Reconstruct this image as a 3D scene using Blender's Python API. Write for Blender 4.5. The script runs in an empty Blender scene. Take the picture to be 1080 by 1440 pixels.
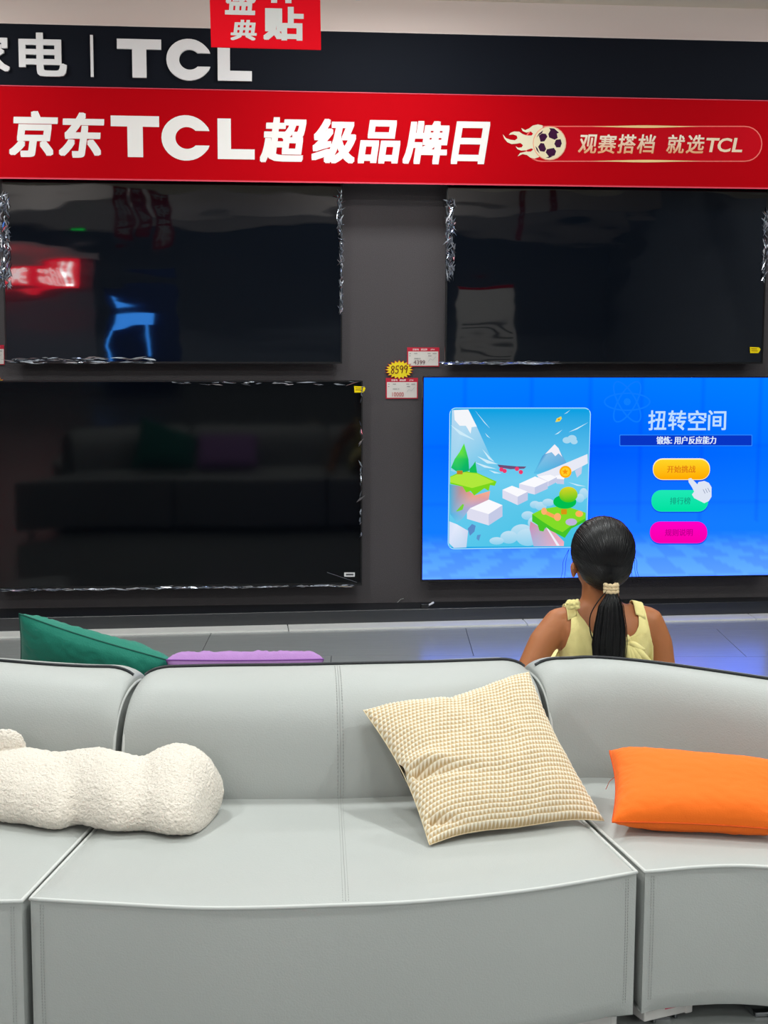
import bpy, bmesh, math, random
from mathutils import Vector, Matrix, noise
from mathutils.bvhtree import BVHTree
random.seed(7)
sc = bpy.context.scene
COL = sc.collection
# ---------------------------------------------------------------- camera, world, exposure
CAM_H = 1.62; F = 2180.0
RIGHT = Vector((0.9942899, -0.1066021, 0.0048559))
DOWN = Vector((-0.0089527, -0.1286741, -0.9916465))
FWD = Vector((0.1063365, 0.9859407, -0.1288937))
cam = bpy.data.cameras.new('camera'); camo = bpy.data.objects.new('camera', cam); COL.objects.link(camo)
cam.sensor_fit = 'HORIZONTAL'; cam.sensor_width = 36; cam.lens = 36 * F / 1080; cam.clip_start = .05
m = Matrix.Identity(4)
for i, v in enumerate((RIGHT, -DOWN, -FWD)):
    for j in range(3): m[j][i] = v[j]
m.translation = (0, 0, CAM_H); camo.matrix_world = m
sc.camera = camo
sc.view_settings.view_transform = 'Standard'; sc.view_settings.look = 'None'
sc.view_settings.gamma = 1; sc.view_settings.use_curve_mapping = False
sc.view_settings.exposure = 0.0
w = bpy.data.worlds.new('world'); sc.world = w; w.use_nodes = True
w.node_tree.nodes['Background'].inputs[0].default_value = (.75, .82, .9, 1)
w.node_tree.nodes['Background'].inputs[1].default_value = .05
LIGHTS = [  # x, y, size_x, size_y, power : ceiling panels
    (-1.6, 2.7, .10, .10, 31), (2.45, 2.6, .10, .10, 44), (-.3, .9, .4, .4, 17), (1.9, .6, .4, .4, 16),
    (.5, 2.6, .25, .25, 14), (-1.6, 6.75, .3, .3, 17), (.85, 6.75, .3, .3, 17), (3.3, 6.75, .3, .3, 10), (-.7, 4.5, .3, .3, 30), (1.1, 4.6, .3, .3, 24), (3.5, 4.3, .3, .3, 12),
    (-3.0, -1.5, .6, .6, 40), (3.0, -2.0, .6, .6, 40)]
ADDED_SPOTS = [(-1.6, 6.1, 2.84, 7), (.55, 6.1, 2.84, 6.5), (2.5, 6.1, 2.84, 4), (4.3, 6.1, 2.84, 2)]   # x, y, z, power: unseen spotlights added to brighten the fascia

def ray(px, py): return RIGHT * (px - 540) + DOWN * (py - 720) + FWD * F
def pY(px, py, Y):
    r = ray(px, py); return Vector((0, 0, CAM_H)) + r * (Y / r.y)
def pZ(px, py, Z):
    r = ray(px, py); return Vector((0, 0, CAM_H)) + r * ((Z - CAM_H) / r.z)

# ---------------------------------------------------------------- helpers
def lin(c):
    return tuple(((x / 255) / 12.92 if x / 255 <= .04045 else ((x / 255 + .055) / 1.055) ** 2.4) for x in c)
def mat(name, rgb, rough=.6, metal=0, spec=.5, bump=None, var=None, emit=None, alpha=1, coat=0, sheen=0, trans=0):
    """rgb in sRGB 0..255; bump=(scale, strength, detail); var=(scale, amount)"""
    M = bpy.data.materials.new(name); M.use_nodes = True
    nt = M.node_tree; b = nt.nodes['Principled BSDF']
    c = (*lin(rgb), 1)
    b.inputs['Base Color'].default_value = c; b.inputs['Roughness'].default_value = rough
    b.inputs['Metallic'].default_value = metal; b.inputs['Specular IOR Level'].default_value = spec
    b.inputs['Coat Weight'].default_value = coat; b.inputs['Sheen Weight'].default_value = sheen
    b.inputs['Alpha'].default_value = alpha; b.inputs['Transmission Weight'].default_value = trans
    if emit:
        b.inputs['Emission Color'].default_value = c; b.inputs['Emission Strength'].default_value = emit
    tc = nt.nodes.new('ShaderNodeTexCoord')
    if var:
        n = nt.nodes.new('ShaderNodeTexNoise'); n.inputs['Scale'].default_value = var[0]; n.inputs['Detail'].default_value = 5
        nt.links.new(tc.outputs['Object'], n.inputs['Vector'])
        mx = nt.nodes.new('ShaderNodeMix'); mx.data_type = 'RGBA'
        a = var[1]
        mx.inputs[6].default_value = (*[x * (1 - a) for x in c[:3]], 1); mx.inputs[7].default_value = (*[min(1, x * (1 + a)) for x in c[:3]], 1)
        nt.links.new(n.outputs['Fac'], mx.inputs[0]); nt.links.new(mx.outputs[2], b.inputs['Base Color'])
    if bump:
        n = nt.nodes.new('ShaderNodeTexNoise'); n.inputs['Scale'].default_value = bump[0]; n.inputs['Detail'].default_value = bump[2] if len(bump) > 2 else 3
        nt.links.new(tc.outputs['Object'], n.inputs['Vector'])
        bm_ = nt.nodes.new('ShaderNodeBump'); bm_.inputs['Strength'].default_value = bump[1]; bm_.inputs['Distance'].default_value = .01
        nt.links.new(n.outputs['Fac'], bm_.inputs['Height']); nt.links.new(bm_.outputs[0], b.inputs['Normal'])
    return M
def attr_mat(name, emit=0, rough=.5):
    """colour from the corner colours of the print itself"""
    M = bpy.data.materials.new(name); M.use_nodes = True; nt = M.node_tree; b = nt.nodes['Principled BSDF']
    a = nt.nodes.new('ShaderNodeVertexColor'); a.layer_name = 'Col'
    if emit:
        nt.nodes.remove(b); e = nt.nodes.new('ShaderNodeEmission'); e.inputs[1].default_value = emit
        nt.links.new(a.outputs[0], e.inputs[0]); nt.links.new(e.outputs[0], nt.nodes['Material Output'].inputs[0])
    else:
        nt.links.new(a.outputs[0], b.inputs['Base Color']); b.inputs['Roughness'].default_value = rough; b.inputs['Specular IOR Level'].default_value = .08
    return M

def tag(o, label=None, cat=None, group=None, kind=None):
    if label: o['label'] = label
    if cat: o['category'] = cat
    if group: o['group'] = group
    if kind: o['kind'] = kind
    return o
def empty(name, loc=(0, 0, 0), label=None, cat=None, group=None, kind=None):
    o = bpy.data.objects.new(name, None); COL.objects.link(o); o.location = loc; o.empty_display_size = .05
    return tag(o, label, cat, group, kind)
class MB:
    def __init__(s): s.v = []; s.f = []; s.mi = []; s.cur = 0; s.c = None
    def add(s, vs, fs, col=None):
        k = len(s.v); s.v += [tuple(x) for x in vs]; s.f += [tuple(i + k for i in f) for f in fs]; s.mi += [s.cur] * len(fs)
        if s.c is None: s.c = []
        if col is None: col = [(1, 1, 1)] * len(vs)
        elif not isinstance(col[0], (tuple, list)): col = [col] * len(vs)
        s.c += [tuple(x) for x in col]
        return s
    def box(s, x0, x1, y0, y1, z0, z1):
        return s.add([(x0, y0, z0), (x1, y0, z0), (x1, y1, z0), (x0, y1, z0), (x0, y0, z1), (x1, y0, z1), (x1, y1, z1), (x0, y1, z1)],
                     [(0, 3, 2, 1), (4, 5, 6, 7), (0, 1, 5, 4), (1, 2, 6, 5), (2, 3, 7, 6), (3, 0, 4, 7)])
    def prism(s, base, off, col=None):
        """base: list of points, extruded by vector off"""
        n = len(base); off = Vector(off); b = [Vector(p) for p in base]
        return s.add(b + [p + off for p in b], [tuple(range(n))[::-1], tuple(range(n, 2 * n))] + [(i, (i + 1) % n, n + (i + 1) % n, n + i) for i in range(n)], col)
    def grid(s, fn, nu, nv, closeu=False, closev=False, flip=False):
        vs = [fn(i / (nu if closeu else nu - 1), j / (nv if closev else nv - 1)) for i in range(nu) for j in range(nv)]
        fs = []
        for i in range(nu if closeu else nu - 1):
            for j in range(nv if closev else nv - 1):
                a = i * nv + j; b = ((i + 1) % nu) * nv + j; c = ((i + 1) % nu) * nv + (j + 1) % nv; d = i * nv + (j + 1) % nv
                fs.append((a, d, c, b) if flip else (a, b, c, d))
        return s.add(vs, fs)
    def tube(s, pts, r, n=8, closed=False, caps=True):
        pts = [Vector(p) for p in pts]; N = len(pts); vs = []
        up = None
        for i, p in enumerate(pts):
            a = pts[i - 1] if (i or closed) else pts[i]; b = pts[(i + 1) % N] if (i < N - 1 or closed) else pts[i]
            t = (b - a).normalized()
            if up is None:
                up = Vector((0, 0, 1)) if abs(t.z) < .9 else Vector((1, 0, 0))
            x = t.cross(up); x.normalize(); u2 = x.cross(t); up = u2
            rr = r[i] if isinstance(r, (list, tuple)) else r
            for k in range(n):
                an = 2 * math.pi * k / n; vs.append(p + (x * math.cos(an) + u2 * math.sin(an)) * rr)
        fs = []
        for i in range(N if closed else N - 1):
            for k in range(n):
                j = (i + 1) % N
                fs.append((i * n + k, i * n + (k + 1) % n, j * n + (k + 1) % n, j * n + k))
        if not closed and caps: fs += [tuple(range(n)), tuple(range((N - 1) * n, N * n))[::-1]]
        return s.add(vs, fs)
    def ell(s, c, r, nu=16, nv=10):
        c = Vector(c)
        vs = [c + Vector((0, 0, -r[2]))]; fs = []
        for j in range(1, nv):
            ph = -math.pi / 2 + math.pi * j / nv
            for i in range(nu):
                th = 2 * math.pi * i / nu
                vs.append(c + Vector((r[0] * math.cos(ph) * math.cos(th), r[1] * math.cos(ph) * math.sin(th), r[2] * math.sin(ph))))
        vs.append(c + Vector((0, 0, r[2]))); T = len(vs) - 1
        for i in range(nu):
            fs.append((0, 1 + (i + 1) % nu, 1 + i))
            for j in range(nv - 2):
                a = 1 + j * nu; fs.append((a + i, a + (i + 1) % nu, a + nu + (i + 1) % nu, a + nu + i))
            a = 1 + (nv - 2) * nu; fs.append((a + i, a + (i + 1) % nu, T))
        return s.add(vs, fs)
    def mesh(s, name, smooth=False, sharp=None):
        me = bpy.data.meshes.new(name); me.from_pydata(s.v, [], s.f); me.update()
        me.polygons.foreach_set('material_index', s.mi)
        me.polygons.foreach_set('use_smooth', [smooth] * len(s.f))
        if s.c and any(x != (1, 1, 1) for x in s.c):
            a = me.color_attributes.new('Col', 'FLOAT_COLOR', 'POINT')
            fl = []
            for x in s.c: fl += [*x[:3], 1]
            a.data.foreach_set('color', fl)
        if smooth and sharp: me.set_sharp_from_angle(angle=math.radians(sharp))
        return me
    def build(s, name, mats, parent=None, smooth=False, sharp=None, bevel=None, recalc=False):
        me = s.mesh(name, smooth, sharp)
        if recalc:
            b = bmesh.new(); b.from_mesh(me); bmesh.ops.recalc_face_normals(b, faces=b.faces); b.to_mesh(me); b.free()
        o = bpy.data.objects.new(name, me); COL.objects.link(o)
        for x in (mats if isinstance(mats, (list, tuple)) else [mats]): me.materials.append(x)
        if parent:
            o.parent = parent; o.matrix_parent_inverse = PM(parent).inverted()
        if bevel:
            md = o.modifiers.new('bevel', 'BEVEL'); md.width = bevel; md.segments = 2; md.limit_method = 'ANGLE'
        return o
def PM(o):
    mw = Matrix.LocRotScale(o.location, o.rotation_euler, o.scale)
    return (PM(o.parent) @ o.matrix_parent_inverse @ mw) if o.parent else mw
def box(name, m_, parent, *d, bevel=None): return MB().box(*d).build(name, m_, parent, bevel=bevel)
def struct(o, label=None): o['kind'] = 'structure'; return o
def cat_rom(P, t):
    n = len(P) - 1; x = min(max(t, 0), 1) * n; i = min(int(x), n - 1); f = x - i
    p1, p2 = Vector(P[i]), Vector(P[i + 1]); p0 = Vector(P[i - 1]) if i else p1 * 2 - p2; p3 = Vector(P[i + 2]) if i + 2 <= n else p2 * 2 - p1
    return .5 * ((2 * p1) + (p2 - p0) * f + (2 * p0 - 5 * p1 + 4 * p2 - p3) * f * f + (3 * p1 - p0 - 3 * p2 + p3) * f ** 3)
class Curve:
    """catmull-rom re-timed by arc length"""
    def __init__(s, P):
        s.P = [tuple(p) + (0,) * (3 - len(p)) for p in P]; s.t = [0]; q = [cat_rom(s.P, i / 200) for i in range(201)]
        for i in range(200): s.t.append(s.t[-1] + (q[i + 1] - q[i]).length)
        s.L = s.t[-1]
    def __call__(s, u):
        d = u * s.L
        if u <= 0: return cat_rom(s.P, 0) + (cat_rom(s.P, .005) - cat_rom(s.P, 0)).normalized() * d
        if u >= 1: return cat_rom(s.P, 1) + (cat_rom(s.P, 1) - cat_rom(s.P, .995)).normalized() * (d - s.L)
        lo, hi = 0, 200
        while hi - lo > 1:
            mid = (lo + hi) // 2
            if s.t[mid] <= d: lo = mid
            else: hi = mid
        return cat_rom(s.P, (lo + (d - s.t[lo]) / max(1e-9, s.t[hi] - s.t[lo])) / 200)

# ---------------------------------------------------------------- materials
M = {}
M['sofa'] = mat('grey_faux_leather', (173, 176, 173), .5, spec=.4, bump=(260, .10, 2), var=(2.2, .03))
M['piping'] = mat('sofa_piping', (204, 206, 203), .5)
M['black_piping'] = mat('black_piping', (18, 22, 28), .5)
M['seam'] = mat('seam_thread', (160, 162, 160), .8)
M['dark_gap'] = mat('dark_lining', (26, 28, 30), .9)
M['metal'] = mat('brushed_steel', (120, 122, 124), .35, metal=1)
M['wall'] = mat('charcoal_felt_wall', (90, 86, 88), .95, spec=.15, bump=(420, .5, 4), var=(300, .38))
M['white_wall'] = mat('white_painted_plaster', (226, 214, 208), .9, spec=.2)
M['ceil'] = mat('cream_ceiling_paint', (235, 226, 210), .9, spec=.2)
M['hall'] = mat('hall_paint', (150, 156, 166), .9)
M['fascia'] = mat('dark_navy_fascia_laminate', (12, 17, 27), .7, spec=.12)
M['letter'] = mat('white_acrylic_letter', (226, 226, 226), .5)
M['letter_side'] = mat('grey_letter_return', (150, 150, 152), .5)
M['red'] = mat('red_printed_vinyl', (182, 0, 14), .7, spec=.05)
M['edge_highlight'] = mat('painted_edge_highlight', (220, 60, 84), .5)  # highlight along the banner edges, put into the colour
M['redsign'] = mat('bright_red_hanging_board', (255, 12, 34), .7, spec=.1)
M['white'] = mat('white_print', (238, 236, 232), .6)
M['cream'] = mat('cream_print', (240, 226, 190), .6)
M['gold'] = mat('gold_print', (236, 150, 90), .6)
M['plum'] = mat('plum_print', (60, 20, 56), .6)
M['pill'] = mat('crimson_print', (212, 2, 34), .55)
M['plinth'] = mat('black_gloss_plinth', (16, 20, 27), .3, spec=1.0)
M['kerb'] = mat('light_marble_kerb', (226, 226, 222), .4, var=(14, .06))
M['bezel'] = mat('black_television_bezel', (10, 11, 13), .3)
M['yellow'] = mat('yellow_sticker', (250, 226, 10), .6)
M['orangetxt'] = mat('brown_ink', (120, 40, 10), .7)
M['card'] = mat('white_card', (224, 218, 212), .6)
M['cardred'] = mat('red_card_print', (200, 10, 50), .6)
M['ink'] = mat('grey_ink', (110, 106, 108), .8)
M['dkink'] = mat('dark_ink', (60, 56, 60), .8)
M['print'] = attr_mat('print_colours', 0, .6)
M['screen_on'] = attr_mat('lit_screen_colours', 1.0)

def screen_mat(name, wav, rough):
    """black glass under stretched clear film: the film's ripples bend reflections"""
    X = mat(name, (7, 12, 20) if wav > .001 else (3, 5, 9), rough, spec=.7 if wav > .001 else .4)
    nt = X.node_tree; b = nt.nodes['Principled BSDF']; b.inputs['IOR'].default_value = 1.6 if wav > .001 else 1.4
    tc = nt.nodes.new('ShaderNodeTexCoord'); mp = nt.nodes.new('ShaderNodeMapping'); mp.inputs['Scale'].default_value = (1.0, 1, 3.2)
    n = nt.nodes.new('ShaderNodeTexNoise'); n.inputs['Scale'].default_value = 1.6; n.inputs['Detail'].default_value = 1.5
    bm_ = nt.nodes.new('ShaderNodeBump'); bm_.inputs['Strength'].default_value = 1; bm_.inputs['Distance'].default_value = wav
    nt.links.new(tc.outputs['Object'], mp.inputs[0]); nt.links.new(mp.outputs[0], n.inputs[0]); nt.links.new(n.outputs[0], bm_.inputs['Height']); nt.links.new(bm_.outputs[0], b.inputs['Normal'])
    return X
M['filmed'] = screen_mat('filmed_black_screen', .0018, .025)
M['glass'] = screen_mat('black_screen_glass', .0002, .06)
def film_mat():
    X = bpy.data.materials.new('crumpled_clear_film'); X.use_nodes = True; nt = X.node_tree
    nt.nodes.remove(nt.nodes['Principled BSDF'])
    t = nt.nodes.new('ShaderNodeBsdfTransparent'); g = nt.nodes.new('ShaderNodeBsdfGlossy'); g.inputs['Roughness'].default_value = .12
    g.inputs[0].default_value = (.9, .93, 1, 1)
    mx = nt.nodes.new('ShaderNodeMixShader'); mx.inputs[0].default_value = .45
    nt.links.new(t.outputs[0], mx.inputs[1]); nt.links.new(g.outputs[0], mx.inputs[2]); nt.links.new(mx.outputs[0], nt.nodes['Material Output'].inputs[0])
    return X
M['film'] = film_mat()

# ---------------------------------------------------------------- setting
FL = .055; WY = 7.81
floor = struct(empty('floor', (0, 5, FL)))
M['tile'] = mat('grey_stone_floor_tile', (156, 160, 158), .23, spec=1.0, var=(5, .10))
nt = M['tile'].node_tree; mp = nt.nodes.new('ShaderNodeMapping'); mp.inputs['Scale'].default_value = (1.2, 14, 1)
for n in nt.nodes:
    if n.type == 'TEX_NOISE': nt.links.new(nt.nodes['Texture Coordinate'].outputs['Object'], mp.inputs[0]); nt.links.new(mp.outputs[0], n.inputs[0])
M['grout'] = mat('dark_grout', (60, 62, 64), .9)
ta = -.1; ca, sa = math.cos(ta), math.sin(ta)
def trot(x, y): x -= 2.40; y -= 6.74; return (2.40 + x * ca - y * sa, 6.74 + x * sa + y * ca)
box('grout_bed', M['grout'], floor, -10, 10, -16, WY, FL - .05, FL - .003)
tiles = {}
def floor_tile(x0, x1, y0, y1, name='tile'):
    g = .0016
    P = [trot(x0 + g, y0 + g), trot(x1 - g, y0 + g), trot(x1 - g, y1 - g), trot(x0 + g, y1 - g)]
    return MB().prism([(p[0], p[1], FL - .01) for p in P], (0, 0, .01))
for j in range(-9, 3):
    for i in range(-5, 4):
        x0 = 2.4 + 1.25 * i + (.6 if j % 2 else 0); y0 = 6.74 + .625 * j
        if y0 < 1.0: continue
        tm = floor_tile(x0, x0 + 1.25, y0, y0 + .625)
        tm.v = [(v[0], min(v[1], 7.80), v[2]) for v in tm.v]
        if max(v[1] for v in tm.v) - min(v[1] for v in tm.v) > .05:
            tm.build('tile', M['tile'], floor)
far = MB()
for j in range(-36, -9):
    for i in range(-7, 6):
        x0 = 2.4 + 1.25 * i + (.6 if j % 2 else 0); y0 = 6.74 + .625 * j
        t_ = floor_tile(x0, x0 + 1.25, y0, y0 + .625); far.add(t_.v, t_.f)
tag(far.build('tile_field', M['tile'], floor), kind='stuff')
bw = box('wall_back', M['wall'], None, -4.2, 8, WY, WY + .1, 0, 3.3); struct(bw)
M['tile'].node_tree.nodes['Principled BSDF'].inputs['IOR'].default_value = 1.9
# upper plaster band and ceiling
uw = box('wall_upper', M['white_wall'], None, -4.2, 8, 7.68, WY, 2.95, 3.2); struct(uw)
struct(box('wall_left', M['hall'], None, -7.1, -7, -16, 7.9, 0, 4.6))
struct(box('wall_right', M['hall'], None, 8, 8.1, -16, 7.9, 0, 4.6))
struct(box('wall_front', M['hall'], None, -7, 8, -16.1, -16, 0, 4.6))
struct(box('ceiling', M['ceil'], None, -7, 8, -3.0, 7.9, 3.108, 3.16))
M['hallceil'] = mat('dark_grey_hall_ceiling', (70, 74, 82), .9)
struct(box('ceiling_hall', M['hallceil'], None, -7, 8, -16, -3.0, 4.4, 4.5))
struct(box('trim_1', M['ceil'], None, -7, 8, -3.06, -3.0, 3.0, 4.5))
# fascia
fas = struct(empty('trim_2', (0, 7.62, 2.67)))
FY = 7.62
fx0, fx1 = -4.0, 7.9
zt = pY(540, 46.2, FY).z; zb = pY(540, 130, FY).z
box('fascia_panel', M['fascia'], fas, fx0, fx1, FY, WY, zb - .1, zt)
box('edge_strip', M['white_wall'], fas, fx0, fx1, FY - .004, FY + .05, zt + .001, zt + .006)

# plinth + kerb
def skew(xa, ya, xb, yb, x): return ya + (yb - ya) * (x - xa) / (xb - xa)
pf = lambda x: skew(-1.07, 7.560, 2.73, 7.690, x)
ZP = .128
pl = struct(MB().prism([(-4.2, pf(-4.2), FL), (7.9, pf(7.9), FL), (7.9, 8.12, FL), (-4.2, 8.12, FL)], (0, 0, ZP - FL)).build('baseboard_back', M['plinth'], None, bevel=.003))
kerb = struct(empty('trim_3', (0, 7.6, FL)))
kx = [-4.2, -1.62, .31, 1.55, 2.79, 4.03, 7.9]
p733 = pZ(733, 876, .036).x; kx = [-4.2, p733 - 3.6, p733 - 2.4, p733 - 1.2, p733, p733 + 1.2, p733 + 2.4, 7.9]
for a, b in zip(kx[:-1], kx[1:]):
    a += .003; b -= .003
    MB().prism([(a, pf(a) - .125, FL), (b, pf(b) - .125, FL), (b, pf(b) + .01, FL), (a, pf(a) + .01, FL)], (0, 0, .008)).build('kerb_tile', M['kerb'], kerb)

# ---------------------------------------------------------------- lettering
_fonts = {}
def text_mesh(s, bold=0, shear=0):
    key = (s, bold, shear)
    if key in _fonts: return _fonts[key]
    cu = bpy.data.curves.new('t', 'FONT'); cu.body = s; cu.size = 1; cu.offset = bold; cu.shear = shear; cu.fill_mode = 'FRONT'; cu.resolution_u = 3
    o = bpy.data.objects.new('t', cu); COL.objects.link(o)
    dg = bpy.context.evaluated_depsgraph_get(); me = bpy.data.meshes.new_from_object(o.evaluated_get(dg))
    vs = [v.co.copy() for v in me.vertices]; fs = [tuple(p.vertices) for p in me.polygons]
    bpy.data.objects.remove(o); bpy.data.meshes.remove(me); bpy.data.curves.remove(cu)
    if not vs: vs = [Vector((0, 0, 0)), Vector((1, 0, 0)), Vector((1, 1, 0)), Vector((0, 1, 0))]; fs = [(0, 1, 2, 3)]
    _fonts[key] = (vs, fs); return vs, fs
def TCLshape(ch):
    if ch == 'T': return [[(0, 1), (1, 1), (1, .74), (.66, .74), (.66, 0), (.34, 0), (.34, .74), (0, .74)]]
    if ch == 'L': return [[(0, 0), (1, 0), (1, .25), (.36, .25), (.36, 1), (0, 1)]]
    if ch == 'C':
        o = []; i = []
        for k in range(29):
            a = math.radians(30 + 300 * k / 28)
            co, si = math.cos(a), math.sin(a)
            o.append((.5 + .5 * co * (1.04 if abs(co) > .8 and co > 0 else 1), .5 + .5 * si)); i.append((.5 + .235 * co + .02, .5 + .24 * si))
        o[0] = (.98, .66); o[-1] = (.98, .34); i[0] = (.70, .66); i[-1] = (.70, .34)
        o.insert(1, (.95, .74)); o.insert(-1, (.95, .26))
        return [o + i[::-1]]
def flat_text(mb, s, x0, x1, y0, y1, Y, dy=0, bold=0, shear=0, depth=0, col=None, grad=None, sh=0):
    """letters of s drawn on the wall-parallel plane Y, filling the given box; depth > 0 makes raised letters"""
    A = pY(x0, (y0 + y1) / 2, Y); B = pY(x1, (y0 + y1) / 2, Y); T = pY((x0 + x1) / 2, y0, Y); Bo = pY((x0 + x1) / 2, y1, Y)
    X0, X1, Z1, Z0 = A.x, B.x, T.z, Bo.z
    def put(u, v): return Vector((X0 + (X1 - X0) * u + sh * (v - .5) * (Z1 - Z0), Y - dy, Z0 + (Z1 - Z0) * v))
    if not isinstance(bold, tuple) and bold not in (0, 9) and s not in ('T', 'C', 'L'):
        w_ = bold * 1.25 * .9; k_ = 0
        for q in range(9):
            ox, oy = q % 3 - 1, q // 3 - 1
            flat_text(mb, s, x0 + (x1 - x0) * w_ * (1 + ox), x1 - (x1 - x0) * w_ * (1 - ox), y0 + (y1 - y0) * w_ * (1 + oy), y1 - (y1 - y0) * w_ * (1 - oy), Y, dy + q * .000004, (0,), shear, depth and depth + q * .00001, col, grad, sh)
        return
    if isinstance(bold, tuple): bold = 0
    if s in ('T', 'C', 'L') and bold != 9:
        for poly in TCLshape(s):
            pts = [put(u, v) for u, v in poly]
            if depth: mb.prism(pts, (0, -depth, 0), col)
            else: mb.add(pts, [tuple(range(len(pts)))[::1]], col)
        return
    vs, fs = text_mesh(s, bold if bold != 9 else .02, shear)
    xs = [v.x for v in vs]; ys = [v.y for v in vs]; ax, bx_, ay, by_ = min(xs), max(xs), min(ys), max(ys)
    P = [put((v.x - ax) / (bx_ - ax), (v.y - ay) / (by_ - ay)) for v in vs]
    if grad and col is None:
        col = [tuple(grad[0][k] + (grad[1][k] - grad[0][k]) * (v.y - ay) / (by_ - ay) for k in range(3)) for v in vs]
    if not depth: mb.add(P, fs, col); return
    off = Vector((0, -depth, 0)); n = len(P); ed = {}
    for f in fs:
        for a, b in zip(f, f[1:] + f[:1]):
            ed[(a, b)] = 1
    mb.add([p + off for p in P] + P, fs + [(a, b, b + n, a + n) for (a, b) in ed if (b, a) not in ed], col)

sign = empty('fascia_sign', (0, FY, 2.8), 'raised white channel lettering 家电 and TCL on the dark fascia', 'sign')
for s, bx4, nm in (('家', (-48, 14, 48, 103), 'character'), ('电', (27, 94, 47, 108), 'character'), ('T', (165, 227, 56, 110), 'letter'), ('C', (234, 297, 55.5, 114), 'letter'), ('L', (306, 354, 58, 114.5), 'letter')):
    mb = MB(); flat_text(mb, s, *bx4, FY, .0, bold=.024, depth=.02); mb.build(nm, M['letter'], sign, recalc=True)
a = pY(127, 50, FY); b = pY(133, 109, FY); box('divider_bar', M['letter'], sign, a.x, b.x - .003, FY - .02, FY, b.z, a.z)

# red banner
BY = 7.60
zt2 = pY(540, 131, BY).z; zb2 = pY(540, 257.5, BY).z
ban = empty('promotional_banner', (0, BY, zb2), 'long red banner board with white lettering and a flaming football', 'banner')
box('panel', M['red'], ban, -4.0, 7.9, BY, 7.619, zb2, zt2)
box('edge_highlight_strip', M['edge_highlight'], ban, -4.0, 7.9, BY - .003, BY, zb2 - .004, zb2 + .003)  # thin strips painted as the light line on the panel's edges
box('edge_highlight_strip', M['edge_highlight'], ban, -4.0, 7.9, BY - .003, BY, zt2 - .002, zt2 + .002)
P_ = .0015
for s, b4 in (('京', (12, 82, 156, 221)), ('东', (82, 147, 158, 222)), ('T', (156, 224, 163, 221)), ('C', (227, 296, 162, 226)), ('L', (306, 358, 167, 224)),
              ('超', (365, 431, 165, 229)), ('级', (438, 501, 167, 230)), ('品', (503, 563, 169, 230)), ('牌', (566, 632, 170, 231)), ('日', (634, 689, 171, 231))):
    mb = MB(); cj = s not in 'TCL'; flat_text(mb, s, *b4, BY, P_, bold=.03 if cj else 0, shear=.15 if cj else 0); mb.build('character', M['white'], ban)
class Flat:
    """flat print on a wall-parallel plane, drawn in the photograph's coordinates of that plane"""
    def __init__(s, Y): s.mb = MB(); s.Y = Y; s.k = 0
    def poly(s, pts, col, layer=None):
        s.k += 1; d = (layer if layer is not None else s.k) * .00012 + .0006
        if not isinstance(col[0], (tuple, list)): col = [col] * len(pts)
        s.mb.add([pY(x, y, s.Y - d) for x, y in pts], [tuple(range(len(pts)))], [lin(c) for c in col])
    def ell(s, cx, cy, rx, ry, col, n=24, rot=0, col2=None):
        P = [(cx + rx * math.cos(2 * math.pi * i / n) * math.cos(rot) - ry * math.sin(2 * math.pi * i / n) * math.sin(rot), cy + rx * math.cos(2 * math.pi * i / n) * math.sin(rot) + ry * math.sin(2 * math.pi * i / n) * math.cos(rot)) for i in range(n)]
        c = col
        if col2: c = [tuple(col[k] + (col2[k] - col[k]) * (.5 + .5 * math.sin(2 * math.pi * i / n)) for k in range(3)) for i in range(n)]
        s.poly(P, c)
    def line(s, pts, w_, col):
        for (x0, y0), (x1, y1) in zip(pts, pts[1:]):
            L = math.hypot(x1 - x0, y1 - y0) or 1; nx, ny = -(y1 - y0) / L * w_ / 2, (x1 - x0) / L * w_ / 2
            s.poly([(x0 + nx, y0 + ny), (x1 + nx, y1 + ny), (x1 - nx, y1 - ny), (x0 - nx, y0 - ny)], col)
    def rrect(s, x0, x1, y0, y1, r, col, sk=0, col2=None):
        P = []
        for cx, cy, a0 in ((x1 - r, y0 + r, -90), (x1 - r, y1 - r, 0), (x0 + r, y1 - r, 90), (x0 + r, y0 + r, 180)):
            for k in range(7):
                a = math.radians(a0 + 15 * k); P.append((cx + r * math.cos(a), cy + r * math.sin(a)))
        P = [(x + sk * (y - (y0 + y1) / 2), y) for x, y in P]
        c = col
        if col2: c = [tuple(col[k] + (col2[k] - col[k]) * min(1, max(0, (y - y0) / (y1 - y0))) for k in range(3)) for x, y in P]
        s.poly(P, c)
    def text(s, t, x0, x1, y0, y1, col, bold=.01, shear=0, grad=None):
        s.k += 1; flat_text(s.mb, t, x0, x1, y0, y1, s.Y, s.k * .00012 + .0006, bold=bold, shear=shear, col=lin(col) if col else None, grad=grad)
    def build(s, name, m_, parent): return s.mb.build(name, m_, parent)
def uvp(L, x0, y0, k): return [(x0 + u / k, y0 + v / k) for u, v in L]
fl = Flat(BY - .001)
fl.rrect(737, 1072, 177, 227.5, 24.5, (246, 120, 110)); fl.rrect(739, 1070.6, 178.4, 226, 23.5, (198, 0, 22))
for yy in (178, 226.5):
    fl.poly([(830, yy), (890, yy - 1.6), (905, yy - 1.8), (925, yy - 1.6), (985, yy), (925, yy + 1.6), (905, yy + 1.8), (890, yy + 1.6)], (250, 214, 150))
fl.build('pill_outline', M['print'], ban)
fl = Flat(BY - .0025)
k = 8.308
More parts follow.
